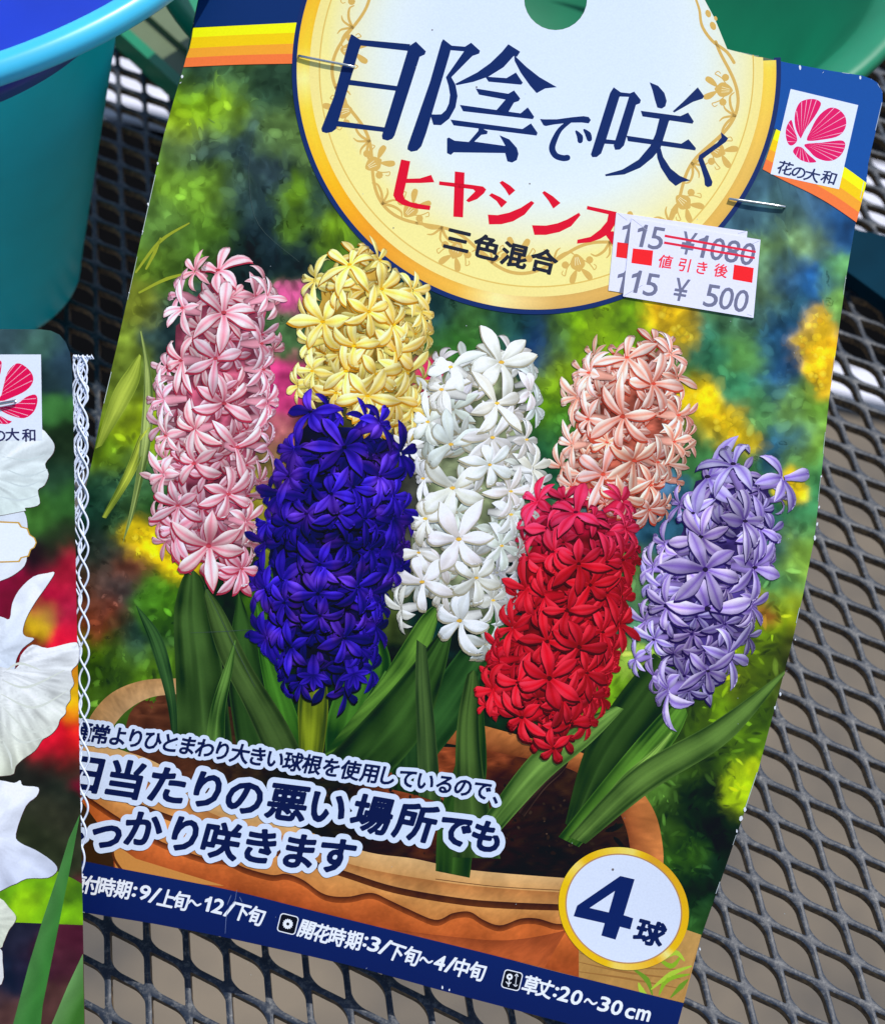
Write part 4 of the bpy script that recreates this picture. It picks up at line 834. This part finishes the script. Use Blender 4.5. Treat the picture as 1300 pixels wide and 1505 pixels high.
# band lettering
bl = Ink(); WH = (236, 240, 248)
def line(chars, cen, wdt, hgt, bold=.75):
    for k, (ch, x, y, a) in enumerate(along(chars, cen)):
        if ch in '0123456789': put(bl, ch, x, y, 15 if ch != '1' else 8, 21, a, WH, .0285, .8, .1, em=False)
        elif ch == '/': put(bl, ch, x, y, 12, 23, a, WH, .0285, .8, .1, em=False)
        elif ch == ':': put(bl, ch, x, y, 4.5, 14, a, WH, .0285, .8, .1, em=False)
        elif ch == 'c': put(bl, ch, x, y + 4, 13, 15, a, WH, .0285, .8, .1, em=False)
        elif ch == 'm': put(bl, ch, x, y + 3, 19, 15, a, WH, .0285, .8, .1, em=False)
        elif ch == '〜': brush(bl, [(x - 9, y + 1), (x - 4, y - 3), (x + 3, y + 4), (x + 9, y + 2)], [2.5, 3.4, 2.5], WH, .0285)
        else: put(bl, ch, x, y, wdt, hgt, a, WH, .0285, bold, .1)
line('植付時期:9/上旬〜12/下旬', [(0,114,1297),(1,136,1301),(2,158,1303.5),(3,181,1307),(4,198,1310.5),(5,213,1312),(6,228,1316),(7,245,1320.5),(8,266,1324),(9,286,1326.5),(10,305,1328.5),(11,321,1332),(12,338,1336),(13,355,1340),(14,376.5,1346)], 25, 29)
line('開花時期:3/下旬〜4/中旬', [(0,451,1365.6),(1,473.5,1372),(2,496,1377),(3,520,1382),(4,537,1384),(5,550,1388),(6,566,1392),(7,582,1399),(8,605,1405),(9,626,1410.5),(10,646,1415),(11,662,1418),(12,678,1422.5),(13,701,1427.5)], 25, 29)
line('草丈:20〜30cm', [(0,780,1448),(1,801,1453),(2,816.6,1458),(3,829,1461),(4,847,1466),(5,867.5,1471.5),(6,887.5,1476),(7,906,1481),(8,925,1485),(9,945,1489)], 25, 29)
def icon(x, y, s, kind):
    def rr(h, r): 
        o = []
        for cx, cy, a0 in ((h - r, h - r, 0), (-h + r, h - r, 90), (-h + r, -h + r, 180), (h - r, -h + r, 270)):
            for k in range(5): t = math.radians(a0 + 22.5 * k); o.append((cx + r * math.cos(t), cy + r * math.sin(t)))
        c, q = math.cos(.24), math.sin(.24); return [(x + u * c - v * q, y + u * q + v * c) for u, v in o]
    bl.poly(rr(s, 5), WH, .0285); bl.poly(rr(s - 1.4, 4), (10, 14, 30), .0292)
    if kind == 0:
        P = []
        for k in range(28): t = 2 * math.pi * k / 28; r = 8 if k % 2 else 6.4; P.append((x + r * math.cos(t), y + r * math.sin(t)))
        bl.poly(P, WH, .0299, [disc(x, y, 2.4, 10)])
    else:
        bl.poly(disc(x - 3.5, y - 5, 4.6, 12), WH, .0299, [disc(x - 3.5, y - 5, 1.8, 8)])
        brush(bl, [(x - 4, y - 1), (x - 5, y + 9)], [1.3, 1.3], WH, .0299); brush(bl, [(x - 5, y + 6), (x - 9, y + 2)], [2, 1], WH, .03); brush(bl, [(x - 5, y + 6), (x - 1, y + 3)], [2, 1], WH, .03)
        brush(bl, [(x + 7, y - 8), (x + 5, y + 8)], [1, 1], WH, .0299); brush(bl, [(x + 4, y - 6), (x + 7, y - 9), (x + 9, y - 5)], [1, 1, 1], WH, .03); brush(bl, [(x + 2, y + 6), (x + 5, y + 9), (x + 8, y + 7)], [1, 1, 1], WH, .03)
bl.build('band_lettering', PRINT, CARD)
for ic in ((423, 1358, 14, 0), (752, 1440.6, 14, 1)): bl = Ink(); icon(*ic); bl.build('band_icon', PRINT, CARD)
# quantity badge
qb = Ink(); QX, QY = 916, 1335.5
def gold2(a, u, p):
    d = math.degrees(a) % 360; ks = [0, 40, 48, 60, 100, 110, 200, 225, 235, 280, 290, 300, 360]
    cs = [(240, 185, 20), (240, 190, 20), (255, 235, 140), (240, 180, 30), (246, 214, 100), (240, 190, 10), (240, 195, 5), (252, 220, 110), (238, 185, 10), (250, 225, 110), (240, 190, 20), (225, 165, 40), (240, 185, 20)]
    return lin([np.interp(d, ks, [c[i] for c in cs]) for i in range(3)])
def ell(r1, r2, f, lay, m=2, n=90):
    vs = []; cs = []; fs = []
    for i in range(n + 1):
        a = 2 * math.pi * i / n
        for j in range(m + 1):
            r = r1 + (r2 - r1) * j / m; u, v = r * 1.05 * math.cos(a), r * .945 * math.sin(a); c, s = math.cos(.5), math.sin(.5); p = (QX + u * c - v * s, QY + u * s + v * c); vs.append(p); cs.append(f(a + .5, j / m, p))
    for i in range(n):
        for j in range(m): b = i * (m + 1) + j; fs.append((b, b + 1, b + m + 2, b + m + 1))
    qb.add(vs, cs, fs, lay)
ell(80, 93.2, gold2, .0300, 3); ell(0.5, 83, lambda a, u, p: lin((222, 230, 246)), .0305, 10); ell(81.6, 83.6, lambda a, u, p: lin((190, 140, 90)), .0309)
f4 = [(555,237),(660,262),(580,525),(650,548),(628,630),(552,610),(520,705),(415,675),(440,585),(212,533),(238,455)]
qb.poly(tf(f4, 800, 1240, 5), (16, 38, 96), .0315, [tf([(515,348),(330,472),(470,505)], 800, 1240, 5)])
put(qb, '球', 955, 1371, 44, 38, 15, (16, 34, 84), .0316, 1.7, .1)
qb.build('quantity_badge', PRINT, CARD)
# maker logo
def logo(ink, box, petals, cen, rays, lay, pink=(226, 26, 100)):
    ink.poly(box, (224, 232, 250), lay)
    for k, (p, rs) in enumerate(zip(petals, rays)):
        ink.poly(smooth(p, 3), pink, lay + .0006)
        for (u, v) in rs:
            x0, y0 = cen; dx, dy = u - x0, v - y0; d = math.hypot(dx, dy); nx, ny = -dy / d, dx / d
            a = .16; ink.add([(x0 + dx * a, y0 + dy * a), (u + nx * .45, v + ny * .45), (u - nx * .45, v - ny * .45)], [lin((250, 190, 215))] * 3, [(0, 1, 2)], lay + .0010)
T5 = lambda p: tf(p, 1090, 90, 6.019)
lg = Ink()
logo(lg, T5([(428,245),(1025,388),(855,1132),(250,998)]), [T5(p) for p in (
 [(512,678),(475,600),(462,510),(475,430),(510,365),(570,338),(640,335),(690,360),(690,400),(640,490),(560,600),(525,670)],
 [(570,690),(600,620),(650,520),(710,450),(780,410),(850,425),(905,480),(920,550),(895,620),(830,670),(700,695),(600,705)],
 [(550,735),(700,720),(850,700),(900,710),(910,750),(880,820),(820,870),(740,882),(650,850),(590,790)],
 [(435,520),(455,590),(485,680),(475,720),(440,745),(410,735),(388,680),(385,610),(405,550)],
 [(480,755),(530,765),(580,820),(650,880),(640,895),(580,895),(510,870),(460,820),(450,790)])], T5([(520, 715)])[0],
 [T5(r) for r in ([(480,440),(525,360),(570,342),(612,338),(655,345)], [(812,412),(868,440),(905,490),(918,560),(890,630)], [(905,735),(900,770),(880,812),(850,850),(800,872)], [(410,548),(392,600),(388,650),(400,710)], [(475,840),(510,868),(545,885),(590,893)])], .0300)
for ch, x, y in (('花', 1153, 247), ('の', 1173, 253), ('大', 1193, 257.5), ('和', 1217, 261)): put(lg, ch, x, y, 24, 21, 13.5, (44, 54, 96), .0312, .45, .1)
lg.build('maker_logo', PRINT, CARD)
# wear: white chips and scuffs along the edge, specks
ch_ = Ink()
for x, y, r in ((268, 112, 3), (264, 120, 4), (284, 33, 1.5), (243, 190, 2), (232, 240, 2.2), (218, 300, 2.5), (210, 340, 1.8), (190, 430, 1.6), (1175, 99, 3), (1208, 105, 3.2), (1263, 114, 2.6), (1274, 262, 2.5), (1242, 408, 2.2), (1200, 770, 2.6), (1197, 790, 3.6), (1203, 745, 2), (1206, 700, 1.6), (1146, 1020, 2.6), (1138, 1040, 3), (1094, 1190, 3.2), (1088, 1203, 4), (1082, 1222, 3), (1028, 1395, 2), (1168, 940, 1.5), (1155, 985, 1.6), (538, 1422, 2), (650, 1452, 2.5), (660, 1455, 2)):
    P = [(x + .7 * r * random.uniform(.5, 1.2) * math.cos(t), y + r * random.uniform(.5, 1.5) * math.sin(t)) for t in np.linspace(0, 6.28, 8)[:-1]]; P = P if random.random() < .8 else P[:3]; ch_.poly(P, (225, 230, 235), .027)
for i in range(len(OUT) - 1):
    a, b = OUT[i], OUT[i + 1]
    if a[1] > -20 and b[1] < 1400 and (a[0] < 290 or a[0] > 1000):
        for k in range(1 if random.random() < .6 else 0):
            t0 = random.random(); t1 = min(1, t0 + random.uniform(.15, .6)); s = 1 if a[0] < 600 else -1
            p, q = [(a[0] + (b[0] - a[0]) * t + s * .7, a[1] + (b[1] - a[1]) * t) for t in (t0, t1)]
            brush(ch_, [p, q], [random.uniform(.4, .9)] * 2, (190, 200, 200), .0268, 2, False)
for k in range(45):
    x, y = random.uniform(230, 1230), random.uniform(80, 1440)
    if 250 + (y < 300) * 0 < x: ch_.poly(disc(x, y, random.uniform(.4, .8), 6), (170, 180, 185), .0335)
for p in ([(348, 1308), (345, 1325), (338, 1332), (333, 1345), (331, 1372)], [(340, 1315), (334, 1330)], [(352, 1318), (356, 1326)]): brush(ch_, p, [.4, .9, .4], (120, 135, 175), .0335, 3, False)
for p in ([(372, 200), (366, 260), (380, 330), (440, 385)], [(306, 174), (316, 181)], [(280, 930), (330, 928), (372, 925)], [(300, 860), (350, 960), (375, 1010)]): brush(ch_, p, [.3, .6, .3], (72, 88, 84), .0270, 5, False)
for x, y in ((635, 44), (778, 270), (700, 128), (578, 335), (900, 1278)): ch_.poly(disc(x, y, random.uniform(1, 2), 7), (120, 110, 110), .0335)
tag(ch_.build('edge_wear', PRINT, CARD), None, kind='stuff')
# price stickers
def sticker(quad, lift, name='price_sticker'):
    q = tf(quad, 880, 300, 5.2); ink = Ink(); ink.poly(q, (226, 226, 244), lift, L=14)
    n = 10; b = []
    for i in range(4):
        for k in range(n): t = k / n; b.append((q[i][0] * (1 - t) + q[(i + 1) % 4][0] * t, q[i][1] * (1 - t) + q[(i + 1) % 4][1] * t))
    m = len(b); ink.add([(x, y, lift) for x, y in b] + [(x, y, .0315) for x, y in b], [lin((210, 212, 225))] * (2 * m), [(i, (i + 1) % m, m + (i + 1) % m, m + i) for i in range(m)], lift)
    return ink, tf
SX = lambda p: tf(p, 880, 300, 5.2)
def slit(ink, p, lay): brush(ink, SX(p), [.7, .7], (170, 172, 190), lay, 2, False)
bk, _ = sticker([(130, 65), (1132, 208), (1075, 812), (70, 660)], .060)
bk.poly(SX([(138,290),(245,303),(235,420),(128,404)]), (240, 28, 36), .0615)
for yy in (222, 590): put(bk, '1', 880 + 205 / 5.2 - (yy > 300) * 7, 300 + yy / 5.2, 13, 33, 9, (112, 114, 140), .0615, .35, .08, em=False)
slit(bk, [(140, 70), (212, 124)], .0612); slit(bk, [(1060, 225), (1118, 210)], .0612)
tag(bk.build('price_sticker', LABEL, CARD), 'lower price sticker mostly covered')
fr, _ = sticker([(245, 108), (1232, 272), (1178, 870), (182, 705)], .095)
LY = .0965; GR = (112, 114, 140)
def dig(ch, x, y, w_=21, h_=33):
    put(fr, ch, 880 + x / 5.2, 300 + y / 5.2, w_ * (.62 if ch == '1' else 1), h_, 9, GR, LY, .35, .08, em=False)
for ch, x, y in (('1',320,240),('5',440,262),('¥',680,300),('1',785,322),('0',905,345),('8',1018,362),('0',1135,382)): dig(ch, x, y, 20, 33)
for ch, x, y in (('1',275,590),('5',400,618),('¥',625,655),('5',860,702),('0',972,722),('0',1085,740)): dig(ch, x, y, 20, 33)
for a, b in (((500, 242), (1195, 365)), ((495, 294), (1188, 412))): brush(fr, SX([a, b]), [3.6, 3.2], (226, 30, 62), LY + .0005, 6, False)
fr.poly(SX([(258,338),(412,355),(400,472),(245,450)]), (244, 24, 34), LY); fr.poly(SX([(1030,462),(1180,488),(1168,602),(1018,575)]), (244, 24, 34), LY)
for ch, x, y in (('値',505,440),('引',650,465),('き',785,487),('後',930,508)): put(fr, ch, 880 + x / 5.2, 300 + y / 5.2, 21, 21, 9, (240, 50, 70), LY, .4, .08)
slit(fr, [(250, 112), (372, 205)], LY); slit(fr, [(1225, 280), (1150, 312)], LY); slit(fr, [(190, 700), (330, 620)], LY); slit(fr, [(1165, 855), (1130, 842)], LY)
tag(fr.build('price_sticker', LABEL, CARD), 'white price sticker with 500 in grey and two red bars')
# staples
def tube(pts, rad, seg=8):
    P = np.array(pts, float); V = []; Fc = []; up = -R[:, 2]
    for i, p in enumerate(P):
        t = P[min(i + 1, len(P) - 1)] - P[max(i - 1, 0)]; t = t / (np.linalg.norm(t) + 1e-9)
        a = np.cross(t, up); 
        if np.linalg.norm(a) < .1: a = np.cross(t, R[:, 1])
        a /= np.linalg.norm(a); b = np.cross(a, t)
        for s in range(seg): th = 2 * math.pi * s / seg; V.append(p + rad * (a * math.cos(th) + b * math.sin(th)))
    for i in range(len(P) - 1):
        for s in range(seg): g = (s + 1) % seg; Fc.append((i * seg + s, i * seg + g, (i + 1) * seg + g, (i + 1) * seg + s))
    Fc.append(tuple(range(seg))[::-1]); Fc.append(tuple((len(P) - 1) * seg + s for s in range(seg)))
    return V, Fc
def staple(x0, y0, x1, y1, surf, parent):
    n = 12; t = np.linspace(0, 1, n); X = x0 + (x1 - x0) * t; Y = y0 + (y1 - y0) * t
    lf = .20 - .04 * np.abs(t - .5); lf[0] = -.06; lf[1] = .16; lf[-1] = -.06; lf[-2] = .16; X[1] = x0 + .6 * (1 if x1 > x0 else -1); Y[1] = y0; X[-2] = x1 - .6; Y[-2] = y1
    V, Fc = tube(place(X, Y, lf, surf), .026); mesh('staple', V, Fc, STEEL, parent, True)
staple(439, 82, 521, 98, depth, CARD); staple(1071, 292, 1153, 304, depth, CARD)
# ------------------------------------------------------------------ the daffodil card
DAF = thing('daffodil_header_card', 'printed card with white daffodils on red and green at the left edge', 'card')
OB = [(-90, 483), (60, 484), (75, 486), (88, 492), (97, 503), (103, 518), (106, 540), (108, 600), (113, 900), (120, 1250), (125, 1505), (126, 1600), (-90, 1600)]
def boardB():
    ink = Ink(depthB); ink.poly(OB, (1, 1, 1), 0, L=60); A = np.array(ink.v); V = list(place(A[:, 0], A[:, 1], -.03, depthB)); Fc = list(ink.f); b = len(V); fr_ = np.array(OB, float); n = len(OB)
    for l in (0, -.03): V += list(place(fr_[:, 0], fr_[:, 1], l, depthB))
    for i in range(n): g = (i + 1) % n; Fc.append((b + i, b + g, b + n + g, b + n + i))
    mesh('card_board', V, Fc, PAPER, DAF)
boardB()
BB = [(30,500,60,85,90),(60,510,70,110,90),(90,510,40,60,80),(82,603,60,112,52,12,2),(90,650,30,45,25),(100,545,40,60,70),(70,560,30,45,45),(80,700,35,60,40),(90,740,50,95,40),(60,755,60,105,40),(90,790,40,50,30),(60,820,30,25,30),(100,845,170,30,50),(80,880,215,20,60),(60,860,130,20,45),(20,860,130,15,50),(60,920,185,150,30,10,3),(72,900,160,120,50,9,3),(50,930,200,160,20,7,3),(100,900,170,40,70),(90,940,230,20,50),(110,925,225,30,60),(40,960,120,0,30),(110,1000,200,130,20,9,2),(113,1030,245,190,0,9,4),(105,1050,240,150,0,8,2),(105,1072,235,30,30),(80,1090,215,20,45),(100,1112,60,40,30),(60,1135,35,35,28),(90,1160,35,40,30),(80,1200,50,50,35),(60,1225,45,50,30),(115,1155,120,10,40,6,2),
 (30,1380,35,35,50),(20,1440,25,35,55),(80,1400,80,35,45),(100,1420,75,35,45),(20,1490,90,60,55),(70,1480,80,50,45),(120,1480,90,60,50),(110,1380,80,30,45),(50,1420,40,30,45)]
b = Ink(depthB); b.poly(OB, None, 0, L=7, fn=field(BB, 17, .18, 14, 5)); b.build('photo_backdrop', PRINTB, DAF)
ZA = lambda p: tf(p, 0, 470, 5.19); ZB = lambda p: tf(p, 0, 740, 3.857); ZC = lambda p: tf(p, 0, 1110, 3.807)
gl = Ink(depthB)
gl.poly(ZC([(-60,755),(0,750),(150,690),(322,650),(410,690),(460,720),(466,950),(80,935),(-60,800)]), None, .002, L=8, fn=field([(10,1308,90,140,10),(40,1325,140,190,20),(70,1340,130,190,10),(100,1345,120,180,20),(110,1310,60,100,15),(60,1300,110,165,10),(95,1295,95,140,20)], 12, .2, 12, 6))
def grad2(c1, c2, x0, y0, x1, y1, nz=.12, ph=0.):
    a, b_ = lin(c1), lin(c2)
    def f(V):
        V = np.asarray(V, float); t = np.clip(((V[:, 0] - x0) * (x1 - x0) + (V[:, 1] - y0) * (y1 - y0)) / ((x1 - x0) ** 2 + (y1 - y0) ** 2), 0, 1)[:, None]
        return (a * (1 - t) + b_ * t) * (1 + nz * np.sin(V[:, :1] * .19 + V[:, 1:] * .05 + ph + 2 * np.sin(V[:, 1:] * .06)))
    return f
gl.poly(ZC([(448,330),(440,380),(400,600),(330,950),(240,1400),(225,1560),(60,1560),(160,1180),(240,920),(330,650),(385,470)]), None, .004, L=9, fn=grad2((86, 130, 74), (58, 120, 50), 50, 1300, 100, 1315, .1))
gl.poly(ZC([(465,1110),(473,1505),(473,1560),(270,1560),(290,1505),(380,1290)]), None, .004, L=9, fn=grad2((120, 165, 100), (60, 110, 40), 80, 1450, 122, 1470, .1))
gl.build('printed_leaf', PRINTB, DAF)
wf = Ink(depthB)
def white(p, seed, lay, c1=(238, 242, 248), c2=(206, 212, 200), ribs=0, d=(1, 1), O=None, fr=0, amp=.16):
    xs = [q[0] for q in p]; ys = [q[1] for q in p]; x0, x1, y0, y1 = min(xs), max(xs), min(ys), max(ys)
    sh = smooth(p, 3)
    wf.poly([(x + .7, y + .7) for x, y in sh], (70, 40, 40), lay - .0006, L=12)
    def f(V):
        V = np.asarray(V, float); base_ = grad2(c1, c2, x0, y0, x0 + (x1 - x0) * d[0], y0 + (y1 - y0) * d[1], .03, seed)(V)
        if ribs: base_ = base_ * (1 + .07 * np.sin((V[:, :1] * .35 + V[:, 1:] * ribs) + 1.5 * np.sin(V[:, :1] * .1)) + .04 * np.sin(V[:, :1] * .9 - V[:, 1:] * .3))
        if O is not None:
            dx, dy = V[:, 0] - O[0], V[:, 1] - O[1]; an = np.arctan2(dy, dx); r = np.hypot(dx, dy); A2 = np.c_[an * fr, r * .02]
            base_ = base_ * (1 + amp * 2.2 * vn(A2, 1.0, seed) + amp * 1.2 * vn(A2 * 2.7, 1.0, seed + 1))[:, None] * (1 - .10 * np.exp(-((vn(A2 * .6, 1., seed + 4)) / .06) ** 2))[:, None]
        return base_ * (1 + .10 * vn(V, 22, seed))[:, None]
    wf.poly(sh, None, lay, L=6, fn=f)
white([(-60, 600), (0, 610), (40, 618), (62.6, 631), (71, 639.6), (80, 653), (78, 666.5), (66.5, 682), (71.7, 697), (65.5, 713), (56, 720.5), (58.8, 740), (46, 745.5), (36.6, 746.5), (30, 752), (-60, 750)], 1, .006, (240, 244, 248), (206, 218, 212), 0, (.2, 1), O=(-30, 700), fr=7, amp=.22)
white([(-60, 745), (20, 742), (34, 750), (40, 765), (41, 790), (39, 825), (26, 841), (0, 854), (-60, 870)], 2, .0048, (200, 210, 222), (238, 242, 246))
white(ZB([(310,392),(270,460),(200,560),(150,650),(130,725),(150,755),(195,768),(130,820),(95,880),(85,935),(60,960),(-120,980),(-120,640),(0,640),(55,655),(70,570),(110,490),(190,415),(270,395)]), 3, .007, (240, 243, 248), (204, 214, 226), 0, (0, 1), O=(-10, 960), fr=4, amp=.14)
white(ZB([(85,940),(120,860),(185,800),(270,820),(400,790),(445,800),(445,900),(405,950),(420,1020),(398,1060),(400,1110),(375,1150),(372,1190),(340,1225),(330,1260),(300,1300),(265,1325),(240,1340),(200,1400),(130,1450),(90,1490),(60,1540),(-120,1480),(-120,950)]), 4, .0078, (242, 244, 250), (206, 209, 186), 0, (.3, 1), O=(0, 985), fr=14, amp=.24)
white(ZC([(-120,140),(0,140),(80,155),(115,140),(130,170),(215,180),(205,230),(145,285),(90,440),(115,490),(200,530),(290,590),(322,640),(270,685),(150,690),(60,730),(-120,750)]), 5, .0086, (240, 242, 248), (202, 208, 226), 0, (.2, 1), O=(-20, 1230), fr=4, amp=.14)
white(ZC([(-120,790),(0,800),(50,850),(90,900),(80,940),(50,980),(20,1050),(0,1080),(-120,1090)]), 6, .0086, (228, 230, 216), (198, 202, 178), 0, O=(-30, 1350), fr=12, amp=.14)
white(ZC([(-120,1080),(0,1080),(15,1150),(10,1280),(-120,1300)]), 7, .009, (230, 230, 228), (210, 210, 205))
for p in ([(5, 1000), (40, 1010), (95, 985)], [(2, 1020), (50, 1040), (100, 1015)], [(5, 1040), (45, 1075), (80, 1065)], [(0, 1060), (30, 1090), (60, 1085)], [(5, 1090), (15, 1110), (18, 1130)], [(10, 985), (30, 975), (60, 985)]): brush(wf, p, [1, 4, 1], (214, 218, 205), .0082, 5, False)
for p in ([(10, 690), (40, 700), (70, 690)], [(5, 705), (35, 715), (62, 705)], [(0, 730), (30, 735), (56, 728)], [(10, 672), (40, 676), (66, 668)]): brush(wf, p, [1, 3, 1], (205, 216, 214), .0064, 5, False)
wf.build('printed_daffodil', PRINTB, DAF)
dl = Ink(depthB)
lab = ZB([(-120,100),(0,100),(110,105),(125,130),(160,140),(172,175),(200,195),(210,222),(198,250),(178,262),(165,300),(125,310),(112,332),(0,336),(-120,336)])
dl.poly(lab, (205, 160, 70), .0095); dl.poly([(x - 1.8, 797.5 + (y - 797.5) * .93) for x, y in lab], (234, 240, 252), .0100)
logo(dl, [(-60, 521), (60.5, 521), (62.5, 647), (-60, 647)], [ZA(p) for p in (
 [(-80,560),(0,590),(25,520),(60,400),(130,332),(200,360),(250,420),(250,480),(200,540),(100,590),(0,620)],
 [(-60,660),(0,665),(130,640),(200,590),(270,570),(288,620),(260,700),(190,750),(100,735),(30,705),(0,685)],
 [(-50,730),(0,732),(60,765),(92,775),(60,795),(0,792),(-50,780)], [(-60,300),(0,310),(15,330),(10,380),(0,420),(-40,480)])], (-20, 592),
 [ZA(r) for r in ([(120,335),(165,345),(205,370),(235,410),(245,465)], [(275,600),(270,640),(255,690),(215,730),(150,742)], [(20,790),(60,790)], [(10,340)])], .0115, (228, 10, 82))
for ch, x, y in (('の', -1, 640), ('大', 18.5, 638.5), ('和', 42.5, 639.5)): put(dl, ch, x, y, 22, 20, -1, (50, 50, 90), .013, .5)
dl.build('maker_logo', PRINTB, DAF)
staple(-14, 596, 24, 589, depthB, DAF)
# ------------------------------------------------------------------ white net bag of the daffodil card
def net():
    m = plain('white_net_plastic', (222, 232, 255), .45, .4, .04, 5, sss=0)
    V = []; Fc = []
    def dn(y): return 27.62 + .25 * np.clip((y - 1150) / 150, 0, 1) * 0
    def strand(pts, rad):
        X = np.array([p[0] for p in pts]); Y = np.array([p[1] for p in pts]); Zd = np.array([p[2] for p in pts])
        P = place(X, Y, Zd, lambda x, y: 27.62 + 0 * np.asarray(x)); a, b = tube(P, rad, 6); o = len(V); V.extend(a); Fc.extend([tuple(i + o for i in f) for f in b])
    ys = np.arange(523, 1292, 2.2)
    per = lambda y: 2 * math.pi * ((y - 523) / 76.0 + .012 * np.sin(y * .01))
    def edge(y): return np.interp(y, [520, 540, 1000, 1150, 1290], [121, 121, 124, 124, 119])
    for ph in (0, math.pi):
        strand([(edge(y) + (7.2 if y < 1180 else 7.2 * (1 - (y - 1180) / 220)) * math.sin(per(y) + ph), y, .03 * math.cos(per(y) + ph)) for y in ys], .020)
    for ph, off, amp, y1, sp in ((.8, 116, 7, 800, .93), (2.6, 118, 8, 850, 1.07), (4.1, 115, 7, 760, 1.2), (5.3, 119, 9, 720, .85), (1.7, 121, 8.5, 640, 1.3), (3.4, 114, 6, 1240, 1.0), (0.2, 112, 6, 1000, 1.1), (2.2, 122, 8, 690, 1.45)):
        strand([(off + amp * math.sin(per(y) * sp + ph), y + 3 * math.sin(ph), -.05 - .03 * math.cos(per(y) * sp + ph)) for y in np.arange(524, y1, 2.2)], .017)
    for k in range(9):
        x = 107 + k * 3.2; strand([(x, 527, -.02), (x + 2, 522 + (k % 2) * 2, 0), (x + 5, 528, -.03)], .018)
    o = mesh('net_bag', V, Fc, m, smooth=True); tag(o, 'white plastic net bag edge hanging beside the daffodil card', 'net bag')
net()
